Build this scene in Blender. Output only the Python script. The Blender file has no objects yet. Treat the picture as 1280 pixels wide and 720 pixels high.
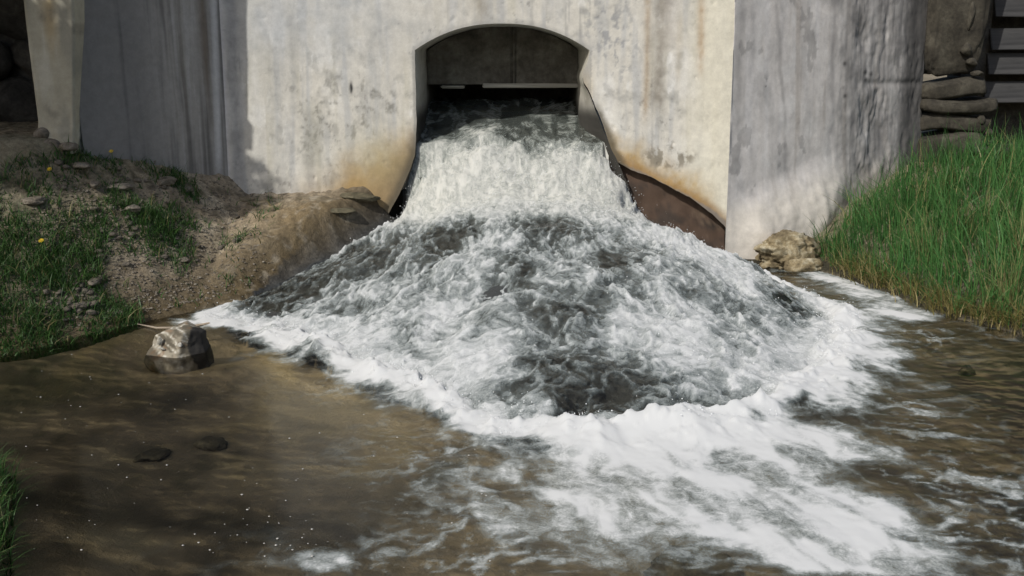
import bpy, math, random
import numpy as np
from mathutils import Vector, Matrix

random.seed(7)
rng = np.random.default_rng(7)
scn = bpy.context.scene
col = scn.collection
R = math.radians

# ------------------------------------------------------------------ camera
CAM_H = 2.0
PITCH = R(14.0)
FPX = 1150.0                      # focal length in pixels of the 1280 px wide photograph
cam_d = bpy.data.cameras.new('camera')
cam_d.sensor_width = 36.0
cam_d.lens = 36.0 * FPX / 1280.0
cam_d.clip_start = 0.05
cam_d.clip_end = 400.0
cam = bpy.data.objects.new('camera', cam_d)
cam.location = (0, 0, CAM_H)
cam.rotation_euler = (math.pi / 2 - PITCH, 0, 0)
col.objects.link(cam)
scn.camera = cam

# ------------------------------------------------------------------ sky, sun, exposure
SUN = Vector((-0.535, -0.635, 0.72)).normalized()       # towards the sun
world = bpy.data.worlds.new('World')
scn.world = world
world.use_nodes = True
wn = world.node_tree
sky = wn.nodes.new('ShaderNodeTexSky')
sky.sky_type = 'NISHITA'
sky.sun_disc = False
sky.sun_elevation = math.asin(SUN.z)
sky.sun_rotation = math.atan2(SUN.x, SUN.y)
sky.air_density = 1.0
sky.dust_density = 2.5
sky.ozone_density = 1.0
bg = wn.nodes['Background']
bg.inputs['Strength'].default_value = 0.105
wn.links.new(sky.outputs['Color'], bg.inputs['Color'])

sun_d = bpy.data.lights.new('sun', 'SUN')
sun_d.energy = 3.4
sun_d.angle = R(0.6)
sun_d.color = (1.0, 0.97, 0.92)
sun = bpy.data.objects.new('sun', sun_d)
sun.rotation_euler = (-SUN).to_track_quat('-Z', 'Y').to_euler()
sun.location = (-8, -8, 14)
col.objects.link(sun)

scn.view_settings.view_transform = 'Standard'
scn.view_settings.look = 'None'
scn.view_settings.exposure = 0.0
scn.view_settings.gamma = 1.0
scn.render.engine = 'CYCLES'
scn.cycles.use_denoising = True
scn.cycles.max_bounces = 7
scn.cycles.transparent_max_bounces = 10
scn.cycles.caustics_reflective = False
scn.cycles.caustics_refractive = False

# ------------------------------------------------------------------ noise
_p = np.arange(256)
np.random.default_rng(3).shuffle(_p)
_p = np.concatenate([_p, _p]).astype(np.int64)
_g = np.random.default_rng(5).normal(size=(256, 3))
_g /= np.linalg.norm(_g, axis=1)[:, None]


def perlin(x, y, z=0.0):
    x = np.asarray(x, float)
    y = np.asarray(y, float)
    x, y, z = np.broadcast_arrays(x, y, np.asarray(z, float))
    xi = np.floor(x).astype(np.int64); yi = np.floor(y).astype(np.int64); zi = np.floor(z).astype(np.int64)
    xf = x - xi; yf = y - yi; zf = z - zi
    u = xf ** 3 * (xf * (xf * 6 - 15) + 10)
    v = yf ** 3 * (yf * (yf * 6 - 15) + 10)
    w = zf ** 3 * (zf * (zf * 6 - 15) + 10)
    xi &= 255; yi &= 255; zi &= 255

    def gr(a, b, c, dx, dy, dz):
        h = _p[_p[_p[(xi + a) & 255] + ((yi + b) & 255)] + ((zi + c) & 255)]
        g = _g[h]
        return g[..., 0] * dx + g[..., 1] * dy + g[..., 2] * dz
    if np.all(zf == 0):
        a = gr(0, 0, 0, xf, yf, zf); b = gr(1, 0, 0, xf - 1, yf, zf)
        c = gr(0, 1, 0, xf, yf - 1, zf); d = gr(1, 1, 0, xf - 1, yf - 1, zf)
        return (a + u * (b - a)) * (1 - v) + (c + u * (d - c)) * v
    r = []
    for cz in (0, 1):
        a = gr(0, 0, cz, xf, yf, zf - cz); b = gr(1, 0, cz, xf - 1, yf, zf - cz)
        c = gr(0, 1, cz, xf, yf - 1, zf - cz); d = gr(1, 1, cz, xf - 1, yf - 1, zf - cz)
        r.append((a + u * (b - a)) * (1 - v) + (c + u * (d - c)) * v)
    return r[0] + w * (r[1] - r[0])


def fbm(x, y, z=0.0, octs=4, gain=0.5):
    s = 0.0; a = 1.0; n = 0.0; f = 1.0
    for k in range(octs):
        s = s + a * perlin(x * f + 17.3 * k, y * f - 9.1 * k, z * f + k * 3)
        n += a; a *= gain; f *= 2.03
    return s / n * 1.8


def ridged(x, y, z=0.0, octs=4, gain=0.55):
    s = 0.0; a = 1.0; n = 0.0; f = 1.0
    for k in range(octs):
        s = s + a * (1 - np.minimum(1, np.abs(perlin(x * f + 7.7 * k, y * f + 3.3 * k, z + k * 2)) * 2.6))
        n += a; a *= gain; f *= 2.07
    return s / n


def sstep(a, b, x):
    t = np.clip((x - a) / (b - a), 0, 1)
    return t * t * (3 - 2 * t)


def lerp(a, b, t):
    return a + (b - a) * t


# ------------------------------------------------------------------ mesh helpers
def make_mesh(name, V, F, mat=None, smooth=True, attrs=None, colors=None):
    V = np.asarray(V, np.float32)
    me = bpy.data.meshes.new(name)
    if isinstance(F, np.ndarray):
        n, k = F.shape
        me.vertices.add(len(V)); me.vertices.foreach_set('co', V.ravel())
        me.loops.add(n * k); me.loops.foreach_set('vertex_index', F.astype(np.int32).ravel())
        me.polygons.add(n)
        me.polygons.foreach_set('loop_start', np.arange(0, n * k, k, dtype=np.int32))
        me.polygons.foreach_set('loop_total', np.full(n, k, np.int32))
        me.update(calc_edges=True)
    else:
        me.from_pydata([tuple(v) for v in V], [], F)
        me.update()
    me.polygons.foreach_set('use_smooth', np.full(len(me.polygons), smooth))
    for nm, a in (attrs or {}).items():
        at = me.attributes.new(nm, 'FLOAT', 'POINT')
        at.data.foreach_set('value', np.asarray(a, np.float32).ravel())
    for nm, a in (colors or {}).items():
        at = me.attributes.new(nm, 'FLOAT_COLOR', 'POINT')
        c = np.ones((len(V), 4), np.float32); c[:, :3] = a
        at.data.foreach_set('color', c.ravel())
    if mat:
        me.materials.append(mat)
    return me


def link(name, me, parent=None):
    o = bpy.data.objects.new(name, me)
    col.objects.link(o)
    if parent:
        o.parent = parent
    return o


def tag(o, label=None, cat=None, group=None, kind=None):
    if label: o['label'] = label
    if cat: o['category'] = cat
    if group: o['group'] = group
    if kind: o['kind'] = kind
    return o


def empty(name, loc=(0, 0, 0), rz=0.0):
    o = bpy.data.objects.new(name, None)
    o.location = loc
    o.rotation_euler = (0, 0, rz)
    o.empty_display_size = 0.1
    col.objects.link(o)
    return o


def grid_faces(nx, ny):
    i = np.arange(nx * ny).reshape(ny, nx)
    return np.stack([i[:-1, :-1], i[:-1, 1:], i[1:, 1:], i[1:, :-1]], -1).reshape(-1, 4)


def axis(parts):
    """parts: list of (start, end, step)"""
    out = []
    for a, b, s in parts:
        n = max(1, int(round(abs(b - a) / s)))
        out.append(np.linspace(a, b, n, endpoint=False))
    out.append(np.array([parts[-1][1]]))
    return np.concatenate(out)


# where a sight line meets a plane of the real place (used only to measure the photograph)
def ray(px, py):
    dx = (px - 640) / FPX; dy = (360 - py) / FPX
    return np.array([dx, math.cos(PITCH) + dy * math.sin(PITCH), -math.sin(PITCH) + dy * math.cos(PITCH)])


def on_z(px, py, z=0.0):
    d = ray(px, py); t = (z - CAM_H) / d[2]
    return np.array([d[0] * t, d[1] * t, z])


def on_y(px, py, Y):
    d = ray(px, py); t = Y / d[1]
    return np.array([d[0] * t, Y, CAM_H + d[2] * t])


# ------------------------------------------------------------------ materials
def mat_new(name):
    m = bpy.data.materials.new(name)
    m.use_nodes = True
    nt = m.node_tree
    b = nt.nodes['Principled BSDF']
    return m, nt, b


def N(nt, typ, **kw):
    n = nt.nodes.new(typ)
    for k, v in kw.items():
        setattr(n, k, v)
    return n


def noise_node(nt, vec, scale, detail=6, rough=0.6, dist=0.0):
    n = N(nt, 'ShaderNodeTexNoise')
    n.inputs['Scale'].default_value = scale
    n.inputs['Detail'].default_value = detail
    n.inputs['Roughness'].default_value = rough
    n.inputs['Distortion'].default_value = dist
    if vec is not None:
        nt.links.new(vec, n.inputs['Vector'])
    return n


def ramp(nt, fac, stops):
    r = N(nt, 'ShaderNodeValToRGB')
    els = r.color_ramp.elements
    while len(els) < len(stops):
        els.new(0.5)
    for e, (p, c) in zip(els, stops):
        e.position = p
        e.color = (*c, 1) if len(c) == 3 else c
    nt.links.new(fac, r.inputs['Fac'])
    return r


def mix_col(nt, fac, a, b, mode='MIX'):
    m = N(nt, 'ShaderNodeMix', data_type='RGBA', blend_type=mode)
    for sock, v in ((m.inputs['Factor'], fac), (m.inputs['A'], a), (m.inputs['B'], b)):
        if isinstance(v, bpy.types.NodeSocket):
            nt.links.new(v, sock)
        elif isinstance(v, (int, float)):
            sock.default_value = v
        else:
            sock.default_value = (*v, 1)
    return m.outputs['Result']


def math_node(nt, op, a, b=0.0, clamp=False):
    m = N(nt, 'ShaderNodeMath', operation=op)
    m.use_clamp = clamp
    for sock, v in ((m.inputs[0], a), (m.inputs[1], b)):
        if isinstance(v, bpy.types.NodeSocket):
            nt.links.new(v, sock)
        else:
            sock.default_value = v
    return m.outputs[0]


def bump(nt, b, height, strength=0.4, dist=0.02, normal=None):
    n = N(nt, 'ShaderNodeBump')
    n.inputs['Strength'].default_value = strength
    n.inputs['Distance'].default_value = dist
    nt.links.new(height, n.inputs['Height'])
    if normal is not None:
        nt.links.new(normal, n.inputs['Normal'])
    if b is not None:
        nt.links.new(n.outputs['Normal'], b.inputs['Normal'])
    return n.outputs['Normal']


def attr_mat(name, attr, rough=0.85, var=0.35, nscale=30, bstr=0.5, bdist=0.012, spec=0.3, wet_attr=None):
    """base colour carried on the mesh (stains, dirt), broken up by fine procedural grain"""
    m, nt, b = mat_new(name)
    a = N(nt, 'ShaderNodeAttribute', attribute_name=attr)
    tc = N(nt, 'ShaderNodeTexCoord')
    n1 = noise_node(nt, tc.outputs['Object'], nscale, 8, 0.65)
    n2 = noise_node(nt, tc.outputs['Object'], nscale * 5, 5, 0.7)
    r1 = ramp(nt, n1.outputs['Fac'], [(0.3, (1 - var,) * 3), (0.7, (1 + var * 0.6,) * 3)])
    r2 = ramp(nt, n2.outputs['Fac'], [(0.3, (1 - var * 0.5,) * 3), (0.7, (1 + var * 0.3,) * 3)])
    c = mix_col(nt, 1.0, a.outputs['Color'], r1.outputs['Color'], 'MULTIPLY')
    c = mix_col(nt, 1.0, c, r2.outputs['Color'], 'MULTIPLY')
    if wet_attr:
        w = N(nt, 'ShaderNodeAttribute', attribute_name=wet_attr)
        bd = N(nt, 'ShaderNodeAttribute', attribute_name='bed')
        c = mix_col(nt, math_node(nt, 'MULTIPLY', bd.outputs['Fac'], 0.75), c, a.outputs['Color'])
    nt.links.new(c, b.inputs['Base Color'])
    b.inputs['Roughness'].default_value = rough
    b.inputs['Specular IOR Level'].default_value = spec
    if wet_attr:
        rr = N(nt, 'ShaderNodeMapRange')
        rr.inputs['To Min'].default_value = rough
        rr.inputs['To Max'].default_value = 0.38
        nt.links.new(w.outputs['Fac'], rr.inputs['Value'])
        nt.links.new(rr.outputs['Result'], b.inputs['Roughness'])
    s = math_node(nt, 'ADD', n1.outputs['Fac'], math_node(nt, 'MULTIPLY', n2.outputs['Fac'], 0.4))
    bump(nt, b, s, bstr, bdist)
    return m


M_wall = attr_mat('stained_concrete', 'albedo', 0.88, 0.14, 14, 0.22, 0.006)
M_ground = attr_mat('earth_and_bed', 'albedo', 0.95, 0.45, 26, 0.8, 0.02, 0.2, wet_attr='wet')


def stone_mat(name, dark, mid, light, scale=9, rough=0.85, moss=None):
    m, nt, b = mat_new(name)
    tc = N(nt, 'ShaderNodeTexCoord')
    oi = N(nt, 'ShaderNodeObjectInfo')
    off = N(nt, 'ShaderNodeVectorMath', operation='ADD')
    nt.links.new(tc.outputs['Object'], off.inputs[0])
    nt.links.new(oi.outputs['Location'], off.inputs[1])
    n1 = noise_node(nt, off.outputs[0], scale, 8, 0.65, 0.4)
    n2 = noise_node(nt, off.outputs[0], scale * 5, 6, 0.7)
    r = ramp(nt, n1.outputs['Fac'], [(0.32, dark), (0.5, mid), (0.68, light)])
    r2 = ramp(nt, n2.outputs['Fac'], [(0.3, (0.6,) * 3), (0.7, (1.25,) * 3)])
    c = mix_col(nt, 1.0, r.outputs['Color'], r2.outputs['Color'], 'MULTIPLY')
    if moss:
        n3 = noise_node(nt, off.outputs[0], scale * 0.6, 5, 0.6)
        r3 = ramp(nt, n3.outputs['Fac'], [(0.48, (0, 0, 0)), (0.6, (1, 1, 1))])
        c = mix_col(nt, r3.outputs['Color'], c, moss)
    nt.links.new(c, b.inputs['Base Color'])
    b.inputs['Roughness'].default_value = rough
    b.inputs['Specular IOR Level'].default_value = 0.3
    s = math_node(nt, 'ADD', n1.outputs['Fac'], math_node(nt, 'MULTIPLY', n2.outputs['Fac'], 0.5))
    bump(nt, b, s, 0.7, 0.015)
    return m


M_pier = stone_mat('mossy_pier_stone', (0.024, 0.021, 0.016), (0.05, 0.044, 0.033), (0.085, 0.077, 0.058), 5, 0.9)
M_bank_stone = stone_mat('bank_stone', (0.09, 0.075, 0.055), (0.165, 0.14, 0.108), (0.28, 0.25, 0.2), 12)
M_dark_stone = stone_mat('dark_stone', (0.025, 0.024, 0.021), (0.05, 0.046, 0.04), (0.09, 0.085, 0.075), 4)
M_lichen = stone_mat('yellowish_boulder', (0.08, 0.06, 0.035), (0.25, 0.2, 0.115), (0.5, 0.46, 0.34), 7, 0.85)
M_bed_stone = stone_mat('bed_stone', (0.05, 0.046, 0.03), (0.10, 0.088, 0.055), (0.17, 0.15, 0.095), 8, 0.8)
M_ledge = stone_mat('ledge_stone', (0.1, 0.08, 0.05), (0.2, 0.165, 0.11), (0.36, 0.32, 0.25), 6, 0.85)
M_streak = stone_mat('pale_streaked_rock', (0.03, 0.026, 0.02), (0.1, 0.085, 0.06), (0.4, 0.38, 0.32), 9, 0.7)
M_pale_chip = stone_mat('pale_chip', (0.3, 0.28, 0.22), (0.5, 0.47, 0.4), (0.7, 0.68, 0.6), 20, 0.7)


def wood_mat(name, c0, c1, rough=0.8):
    m, nt, b = mat_new(name)
    tc = N(nt, 'ShaderNodeTexCoord')
    mp = N(nt, 'ShaderNodeMapping')
    mp.inputs['Scale'].default_value = (2.0, 30, 30)
    nt.links.new(tc.outputs['Object'], mp.inputs['Vector'])
    n1 = noise_node(nt, mp.outputs['Vector'], 1.2, 6, 0.65, 0.6)
    r = ramp(nt, n1.outputs['Fac'], [(0.3, c0), (0.7, c1)])
    nt.links.new(r.outputs['Color'], b.inputs['Base Color'])
    b.inputs['Roughness'].default_value = rough
    bump(nt, b, n1.outputs['Fac'], 0.4, 0.006)
    return m


M_board = wood_mat('weathered_grey_board', (0.02, 0.0195, 0.0195), (0.05, 0.049, 0.048))  # darkened in colour to stand in for shade over the louvre
M_gate = stone_mat('dark_gate_panel', (0.06, 0.052, 0.042), (0.12, 0.11, 0.09), (0.19, 0.18, 0.15), 3, 0.8)
M_rail = wood_mat('pale_rail', (0.25, 0.235, 0.2), (0.5, 0.48, 0.42))
M_stick = wood_mat('bleached_stick', (0.16, 0.12, 0.08), (0.4, 0.34, 0.26))
M_bark = wood_mat('bark', (0.05, 0.04, 0.03), (0.12, 0.1, 0.08))


def blade_mat(name, lo, hi, dead, dead_amt=0.1):
    m, nt, b = mat_new(name)
    a = N(nt, 'ShaderNodeAttribute', attribute_name='tint')
    h = N(nt, 'ShaderNodeAttribute', attribute_name='along')
    c = ramp(nt, a.outputs['Fac'], [(0.0, lo), (1 - dead_amt - 0.02, hi), (1 - dead_amt, dead), (1.0, tuple(1.4 * v for v in dead))])
    c2 = mix_col(nt, math_node(nt, 'MULTIPLY', h.outputs['Fac'], 0.35), c.outputs['Color'], tuple(min(1, 1.35 * v) for v in hi))
    nt.links.new(c2, b.inputs['Base Color'])
    b.inputs['Roughness'].default_value = 0.5
    b.inputs['Specular IOR Level'].default_value = 0.3
    tr = N(nt, 'ShaderNodeBsdfTranslucent')
    nt.links.new(c2, tr.inputs['Color'])
    mx = N(nt, 'ShaderNodeMixShader')
    mx.inputs[0].default_value = 0.3
    nt.links.new(b.outputs[0], mx.inputs[1]); nt.links.new(tr.outputs[0], mx.inputs[2])
    nt.links.new(mx.outputs[0], nt.nodes['Material Output'].inputs['Surface'])
    return m


M_reed = blade_mat('tall_grass', (0.02, 0.072, 0.022), (0.08, 0.20, 0.052), (0.25, 0.21, 0.1), 0.08)
M_dead = blade_mat('yellowed_grass', (0.12, 0.12, 0.035), (0.25, 0.21, 0.075), (0.3, 0.25, 0.12), 0.3)
M_short = blade_mat('short_grass', (0.02, 0.06, 0.014), (0.06, 0.125, 0.03), (0.2, 0.16, 0.08), 0.06)
M_leaf = blade_mat('tree_leaf', (0.03, 0.07, 0.015), (0.07, 0.13, 0.03), (0.1, 0.12, 0.03), 0.05)

m, nt, b = mat_new('yellow_petals')
b.inputs['Base Color'].default_value = (0.75, 0.52, 0.02, 1); b.inputs['Roughness'].default_value = 0.6
M_petal = m
m, nt, b = mat_new('green_stem')
b.inputs['Base Color'].default_value = (0.09, 0.15, 0.04, 1); b.inputs['Roughness'].default_value = 0.6
M_stem = m


def water_mat():
    m, nt, b = mat_new('running_water')
    nt.nodes.remove(b)
    fo = N(nt, 'ShaderNodeAttribute', attribute_name='foam')
    fl = N(nt, 'ShaderNodeAttribute', attribute_name='flow')
    si = N(nt, 'ShaderNodeAttribute', attribute_name='silt')
    tc = N(nt, 'ShaderNodeTexCoord')
    n1 = noise_node(nt, fl.outputs['Vector'], 16, 6, 0.7, 0.8)
    n2 = noise_node(nt, tc.outputs['Object'], 90, 4, 0.65, 0.3)
    # fine lace: half-beaten water breaks up into strings and gaps
    f = fo.outputs['Fac']
    inv = math_node(nt, 'SUBTRACT', 1.0, f)
    edge = math_node(nt, 'MULTIPLY', math_node(nt, 'MULTIPLY', f, inv), 3.6)
    nn = math_node(nt, 'SUBTRACT', n1.outputs['Fac'], 0.5)
    nn2 = math_node(nt, 'SUBTRACT', n2.outputs['Fac'], 0.5)
    add = math_node(nt, 'MULTIPLY', edge, math_node(nt, 'ADD', math_node(nt, 'MULTIPLY', nn, 2.0), math_node(nt, 'MULTIPLY', nn2, 0.8)))
    F = math_node(nt, 'MULTIPLY', math_node(nt, 'ADD', f, add, clamp=True), 0.96)
    fcol = ramp(nt, F, [(0.0, (0.36, 0.43, 0.42)), (0.55, (0.52, 0.57, 0.56)), (0.95, (0.85, 0.86, 0.85))])
    hgt = math_node(nt, 'ADD', math_node(nt, 'MULTIPLY', n1.outputs['Fac'], 1.0), math_node(nt, 'MULTIPLY', n2.outputs['Fac'], 0.35))
    bs = N(nt, 'ShaderNodeAttribute', attribute_name='rough_water')
    bn = N(nt, 'ShaderNodeBump')
    bn.inputs['Distance'].default_value = 0.02
    nt.links.new(hgt, bn.inputs['Height'])
    nt.links.new(bs.outputs['Fac'], bn.inputs['Strength'])
    fr = N(nt, 'ShaderNodeFresnel'); fr.inputs['IOR'].default_value = 1.33
    nt.links.new(bn.outputs['Normal'], fr.inputs['Normal'])
    tp = N(nt, 'ShaderNodeBsdfTransparent'); tp.inputs['Color'].default_value = (0.88, 0.855, 0.78, 1)
    gl = N(nt, 'ShaderNodeBsdfGlossy'); gl.inputs['Roughness'].default_value = 0.1
    nt.links.new(bn.outputs['Normal'], gl.inputs['Normal'])
    wmix = N(nt, 'ShaderNodeMixShader')
    nt.links.new(fr.outputs[0], wmix.inputs[0]); nt.links.new(tp.outputs[0], wmix.inputs[1]); nt.links.new(gl.outputs[0], wmix.inputs[2])
    df = N(nt, 'ShaderNodeBsdfDiffuse'); df.inputs['Color'].default_value = (0.80, 0.82, 0.82, 1)
    nt.links.new(mix_col(nt, si.outputs['Fac'], fcol.outputs['Color'], mix_col(nt, 1.0, fcol.outputs['Color'], (1.0, 0.98, 0.91), 'MULTIPLY')), df.inputs['Color'])
    ge = N(nt, 'ShaderNodeNewGeometry')
    sc_n = N(nt, 'ShaderNodeVectorMath', operation='MULTIPLY_ADD')
    nt.links.new(ge.outputs['Normal'], sc_n.inputs[0]); sc_n.inputs[1].default_value = (0.5, 0.5, 0.5); sc_n.inputs[2].default_value = (0, -0.08, 0.5)
    nn_ = N(nt, 'ShaderNodeVectorMath', operation='NORMALIZE')
    nt.links.new(sc_n.outputs[0], nn_.inputs[0])
    nt.links.new(nn_.outputs[0], df.inputs['Normal'])
    tl = N(nt, 'ShaderNodeBsdfTranslucent'); tl.inputs['Color'].default_value = (0.80, 0.83, 0.83, 1)
    fm = N(nt, 'ShaderNodeMixShader'); fm.inputs[0].default_value = 0.32
    nt.links.new(df.outputs[0], fm.inputs[1]); nt.links.new(tl.outputs[0], fm.inputs[2])
    out = N(nt, 'ShaderNodeMixShader')
    nt.links.new(F, out.inputs[0]); nt.links.new(wmix.outputs[0], out.inputs[1]); nt.links.new(fm.outputs[0], out.inputs[2])
    nt.links.new(out.outputs[0], nt.nodes['Material Output'].inputs['Surface'])
    return m


M_water = water_mat()
m, nt, b = mat_new('white_spray')
b.inputs['Base Color'].default_value = (0.85, 0.87, 0.87, 1); b.inputs['Roughness'].default_value = 0.25
M_spray = m

# ------------------------------------------------------------------ the lie of the land
WALL_Y = 9.0


def wall_lean(z):                         # the front of the wall leans back as it rises
    return WALL_Y + 0.07 * (z - 0.6)


APEX = np.array([0.1, 9.8])
TH = np.radians([-90, -62, -52, -45, -38, -28, -17, -6, 0, 9, 17, 25, 33, 42, 50, 60, 75, 90])
RT = np.array([1.0, 1.25, 1.4, 1.45, 1.45, 1.42, 1.32, 1.27, 1.25, 1.27, 1.32, 1.38, 1.40, 1.40, 1.35, 1.22, 1.1, 1.0])
THB = np.radians([-90, -62, -52, -43, -33, -23, -9, -3, 3, 9, 14.3, 21, 28, 35, 46, 52, 60, 75, 90])
RB = np.array([1.1, 1.75, 2.6, 3.7, 3.62, 3.78, 4.36, 4.85, 5.0, 5.0, 4.95, 4.6, 4.3, 4.0, 3.5, 2.85, 2.15, 1.5, 1.2])


def flow_coords(x, y):
    dx = x - APEX[0]; dy = APEX[1] - y
    r = np.hypot(dx, dy)
    th = np.arctan2(dx, dy)
    rt = np.interp(th, TH, RT) + 0.10 * fbm(th * 2.2, 0 * th, 7.5, 3); rb = np.interp(th, THB, RB)
    wob = 0.09 * fbm(x * 1.3, y * 1.3, 4.5, 3) + 0.07 * fbm(x * 4.5, y * 4.5, 4.7, 2)
    return r, th, rt, rb + wob


def fan_height(x, y):
    """mean surface of the falling water (0 = pool)"""
    r, th, rt, rb = flow_coords(x, y)
    rho = np.clip((r - rt) / np.maximum(rb - rt, 0.1), 0, 1.3)
    h = 0.68 * (1 - np.clip(rho, 0, 1) ** 1.2)
    s = np.clip((rt + 0.10 - r) / (0.70 + 0.10 * np.sin(th * 5)), 0, 1)
    h = h + 0.50 * (0.45 * s + 0.55 * s * s * (3 - 2 * s))
    h = h * (1 - (0.25 * sstep(0.35, 0.9, th) + 0.27 * sstep(-0.25, -0.8, th)) * sstep(0.35, 0.0, s))
    h = np.where(y > 9.1, np.where(np.abs(x + 0.1) < 1.0, np.minimum(1.18 + 0.30 * (y - 9.1), 1.55), np.minimum(h, 0.2)), h)
    return h, rho, s


STREAM = np.array([
    (-0.95, 10.9), (-0.95, 9.1), (-1.2, 8.75), (-1.55, 8.3), (-2.0, 7.8), (-2.5, 7.32), (-2.85, 6.9), (-3.1, 6.3), (-3.45, 6.02),
    (-4.2, 5.75), (-4.9, 5.3), (-4.2, 4.75), (-3.0, 4.5), (-2.5, 4.2), (-2.30, 3.8), (-2.05, 3.3), (-1.95, 2.6), (-1.9, 1), (-2.2, -8), (-2, -60),
    (9, -60), (8.5, -8), (8, 3), (6.2, 4.9), (4.8, 5.75), (3.85, 6.5), (3.48, 7.1), (3.28, 7.9), (3.02, 8.6), (2.75, 8.95), (2.2, 8.86), (1.6, 8.95), (0.9, 9.05), (0.8, 10.9)])


def stream_sd(x, y):
    """signed distance to the water's edge, positive on land"""
    P = STREAM; Q = np.roll(P, -1, 0)
    d = np.full(np.shape(x), 1e9); ins = np.zeros(np.shape(x), bool)
    for (ax, ay), (bx, by) in zip(P, Q):
        ex, ey = bx - ax, by - ay
        t = np.clip(((x - ax) * ex + (y - ay) * ey) / (ex * ex + ey * ey), 0, 1)
        d = np.minimum(d, np.hypot(x - ax - t * ex, y - ay - t * ey))
        if ey != 0:
            c = ((ay > y) != (by > y)) & (x < ex * (y - ay) / ey + ax)
            ins ^= c
    return np.where(ins, -d, d)


def ground_height(x, y, detail=True):
    sd = stream_sd(x, y)
    hL = 0.70 - 0.42 * (9.0 - y) + 0.09 * sstep(-2.9, -2.3, x) * sstep(9.0, 8.5, y) + lerp(0.55, 0.86, sstep(6.9, 7.9, y)) * np.maximum(0, -x - 2.6) + 0.06 * np.exp(-((x + 1.35) / 0.55) ** 2) * sstep(7.4, 8.4, y)
    hL = np.minimum(hL, 1.36 + 0.03 * (y - 8))
    near = 0.42 * np.minimum(sd, 2.5)
    left = lerp(near, hL, sstep(4.9, 5.7, y))
    right = 0.36 * np.minimum(np.maximum(sd, 0), 2.3) + 0.02 * sd
    land = np.where(x < 0.5, left, right)
    fh, rho, s = fan_height(x, y)
    land = lerp(np.minimum(land, np.maximum(0.05, (fh - 0.02) * (y < 9.0))), land, sstep(0.0, 0.35, sd))
    land = np.minimum(land, 1.6)
    if detail:
        ledge_zone = np.exp(-((x + 1.7) / 0.75) ** 2) * sstep(7.1, 7.6, y) * (y < 9.2) * sstep(0.0, 0.15, sd)
        land = land + ledge_zone * (0.07 * (ridged(x * 2.6 + 0.5 * y, y * 4.5, 41.5, 4) - 0.5) + 0.034 * fbm(x * 13, y * 13, 43.5, 3))
    bed = -0.16 * sstep(0.0, 0.7, -sd) - 0.03
    if detail:
        land = land + 0.045 * fbm(x * 1.7, y * 1.7, 2.5, 4) + 0.035 * np.abs(fbm(x * 6, y * 6, 8.5, 4)) + 0.02 * fbm(x * 14, y * 14, 1.5, 3)
        bed = bed + 0.045 * fbm(x * 1.4, y * 1.4, 6.5, 3) + 0.004 * fbm(x * 8, y * 8, 3.5, 3)
    bed = bed + 0.085 * np.exp(-(((x + 2.25) / 0.5) ** 2 + ((y - 6.05) / 0.4) ** 2))
    h = np.where(sd > 0, land, np.minimum(bed, -0.02))
    fh, rho, s = fan_height(x, y)
    rock = fh - 0.06
    if detail:
        rock = rock + 0.05 * fbm(x * 2.2, y * 2.2, 9.5, 4)
    isfan = (rho < 1.0) & (y < 11)
    h = np.where(isfan & (fh > 0.02), np.maximum(h, np.minimum(rock, fh - 0.02)), h)
    tunnel = (y > 9.02) & (x > -1.3) & (x < 1.1) & (y < 11.5)
    h = np.where(tunnel, fh - 0.15, h)
    return h, sd, fh, rho


def gz(x, y):
    h, _, _, _ = ground_height(np.array([float(x)]), np.array([float(y)]))
    return float(h[0])


def at(px, py, water=False):
    """first hit of a sight line with the ground (or the water's mean surface)"""
    d = ray(px, py)
    Y = np.linspace(2.4, 9.4, 900)
    t = Y / d[1]
    X = d[0] * t; Z = CAM_H + d[2] * t
    h, sd, fh, rho = ground_height(X, Y, detail=not water)
    if water:
        h = np.maximum(h, np.maximum(fh * (rho < 1), 0))
    k = np.argmax(Z <= h)
    return np.array([X[k], Y[k], h[k]])


# ------------------------------------------------------------------ ground sheet
gx = axis([(-90, -20, 8), (-20, -8, 1.0), (-8, -5, 0.15), (-5, 5, 0.028), (5, 8, 0.12), (8, 20, 1.0), (20, 90, 8)])
gy = axis([(-90, -10, 8), (-10, 1, 0.8), (1, 2.8, 0.12), (2.8, 9.4, 0.026), (9.4, 11, 0.05), (11, 20, 0.8), (20, 90, 8)])
GX, GY = np.meshgrid(gx, gy)
x = GX.ravel(); y = GY.ravel()
gh, gsd, gfh, grho = ground_height(x, y)


def mixc(c, target, w):
    return c + (np.asarray(target, float) - c) * w[:, None]


# land colours
n_a = fbm(x * 1.1, y * 1.1, 1.5, 4); n_b = fbm(x * 4, y * 4, 2.5, 4); n_c = fbm(x * 12, y * 12, 3.5, 3)
gc = np.tile(np.array([0.31, 0.255, 0.18]), (len(x), 1))
gc = mixc(gc, (0.46, 0.40, 0.30), sstep(0.0, 0.5, n_b))
gc = mixc(gc, (0.08, 0.066, 0.045), sstep(0.02, 0.4, n_c) * 0.8)
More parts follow.
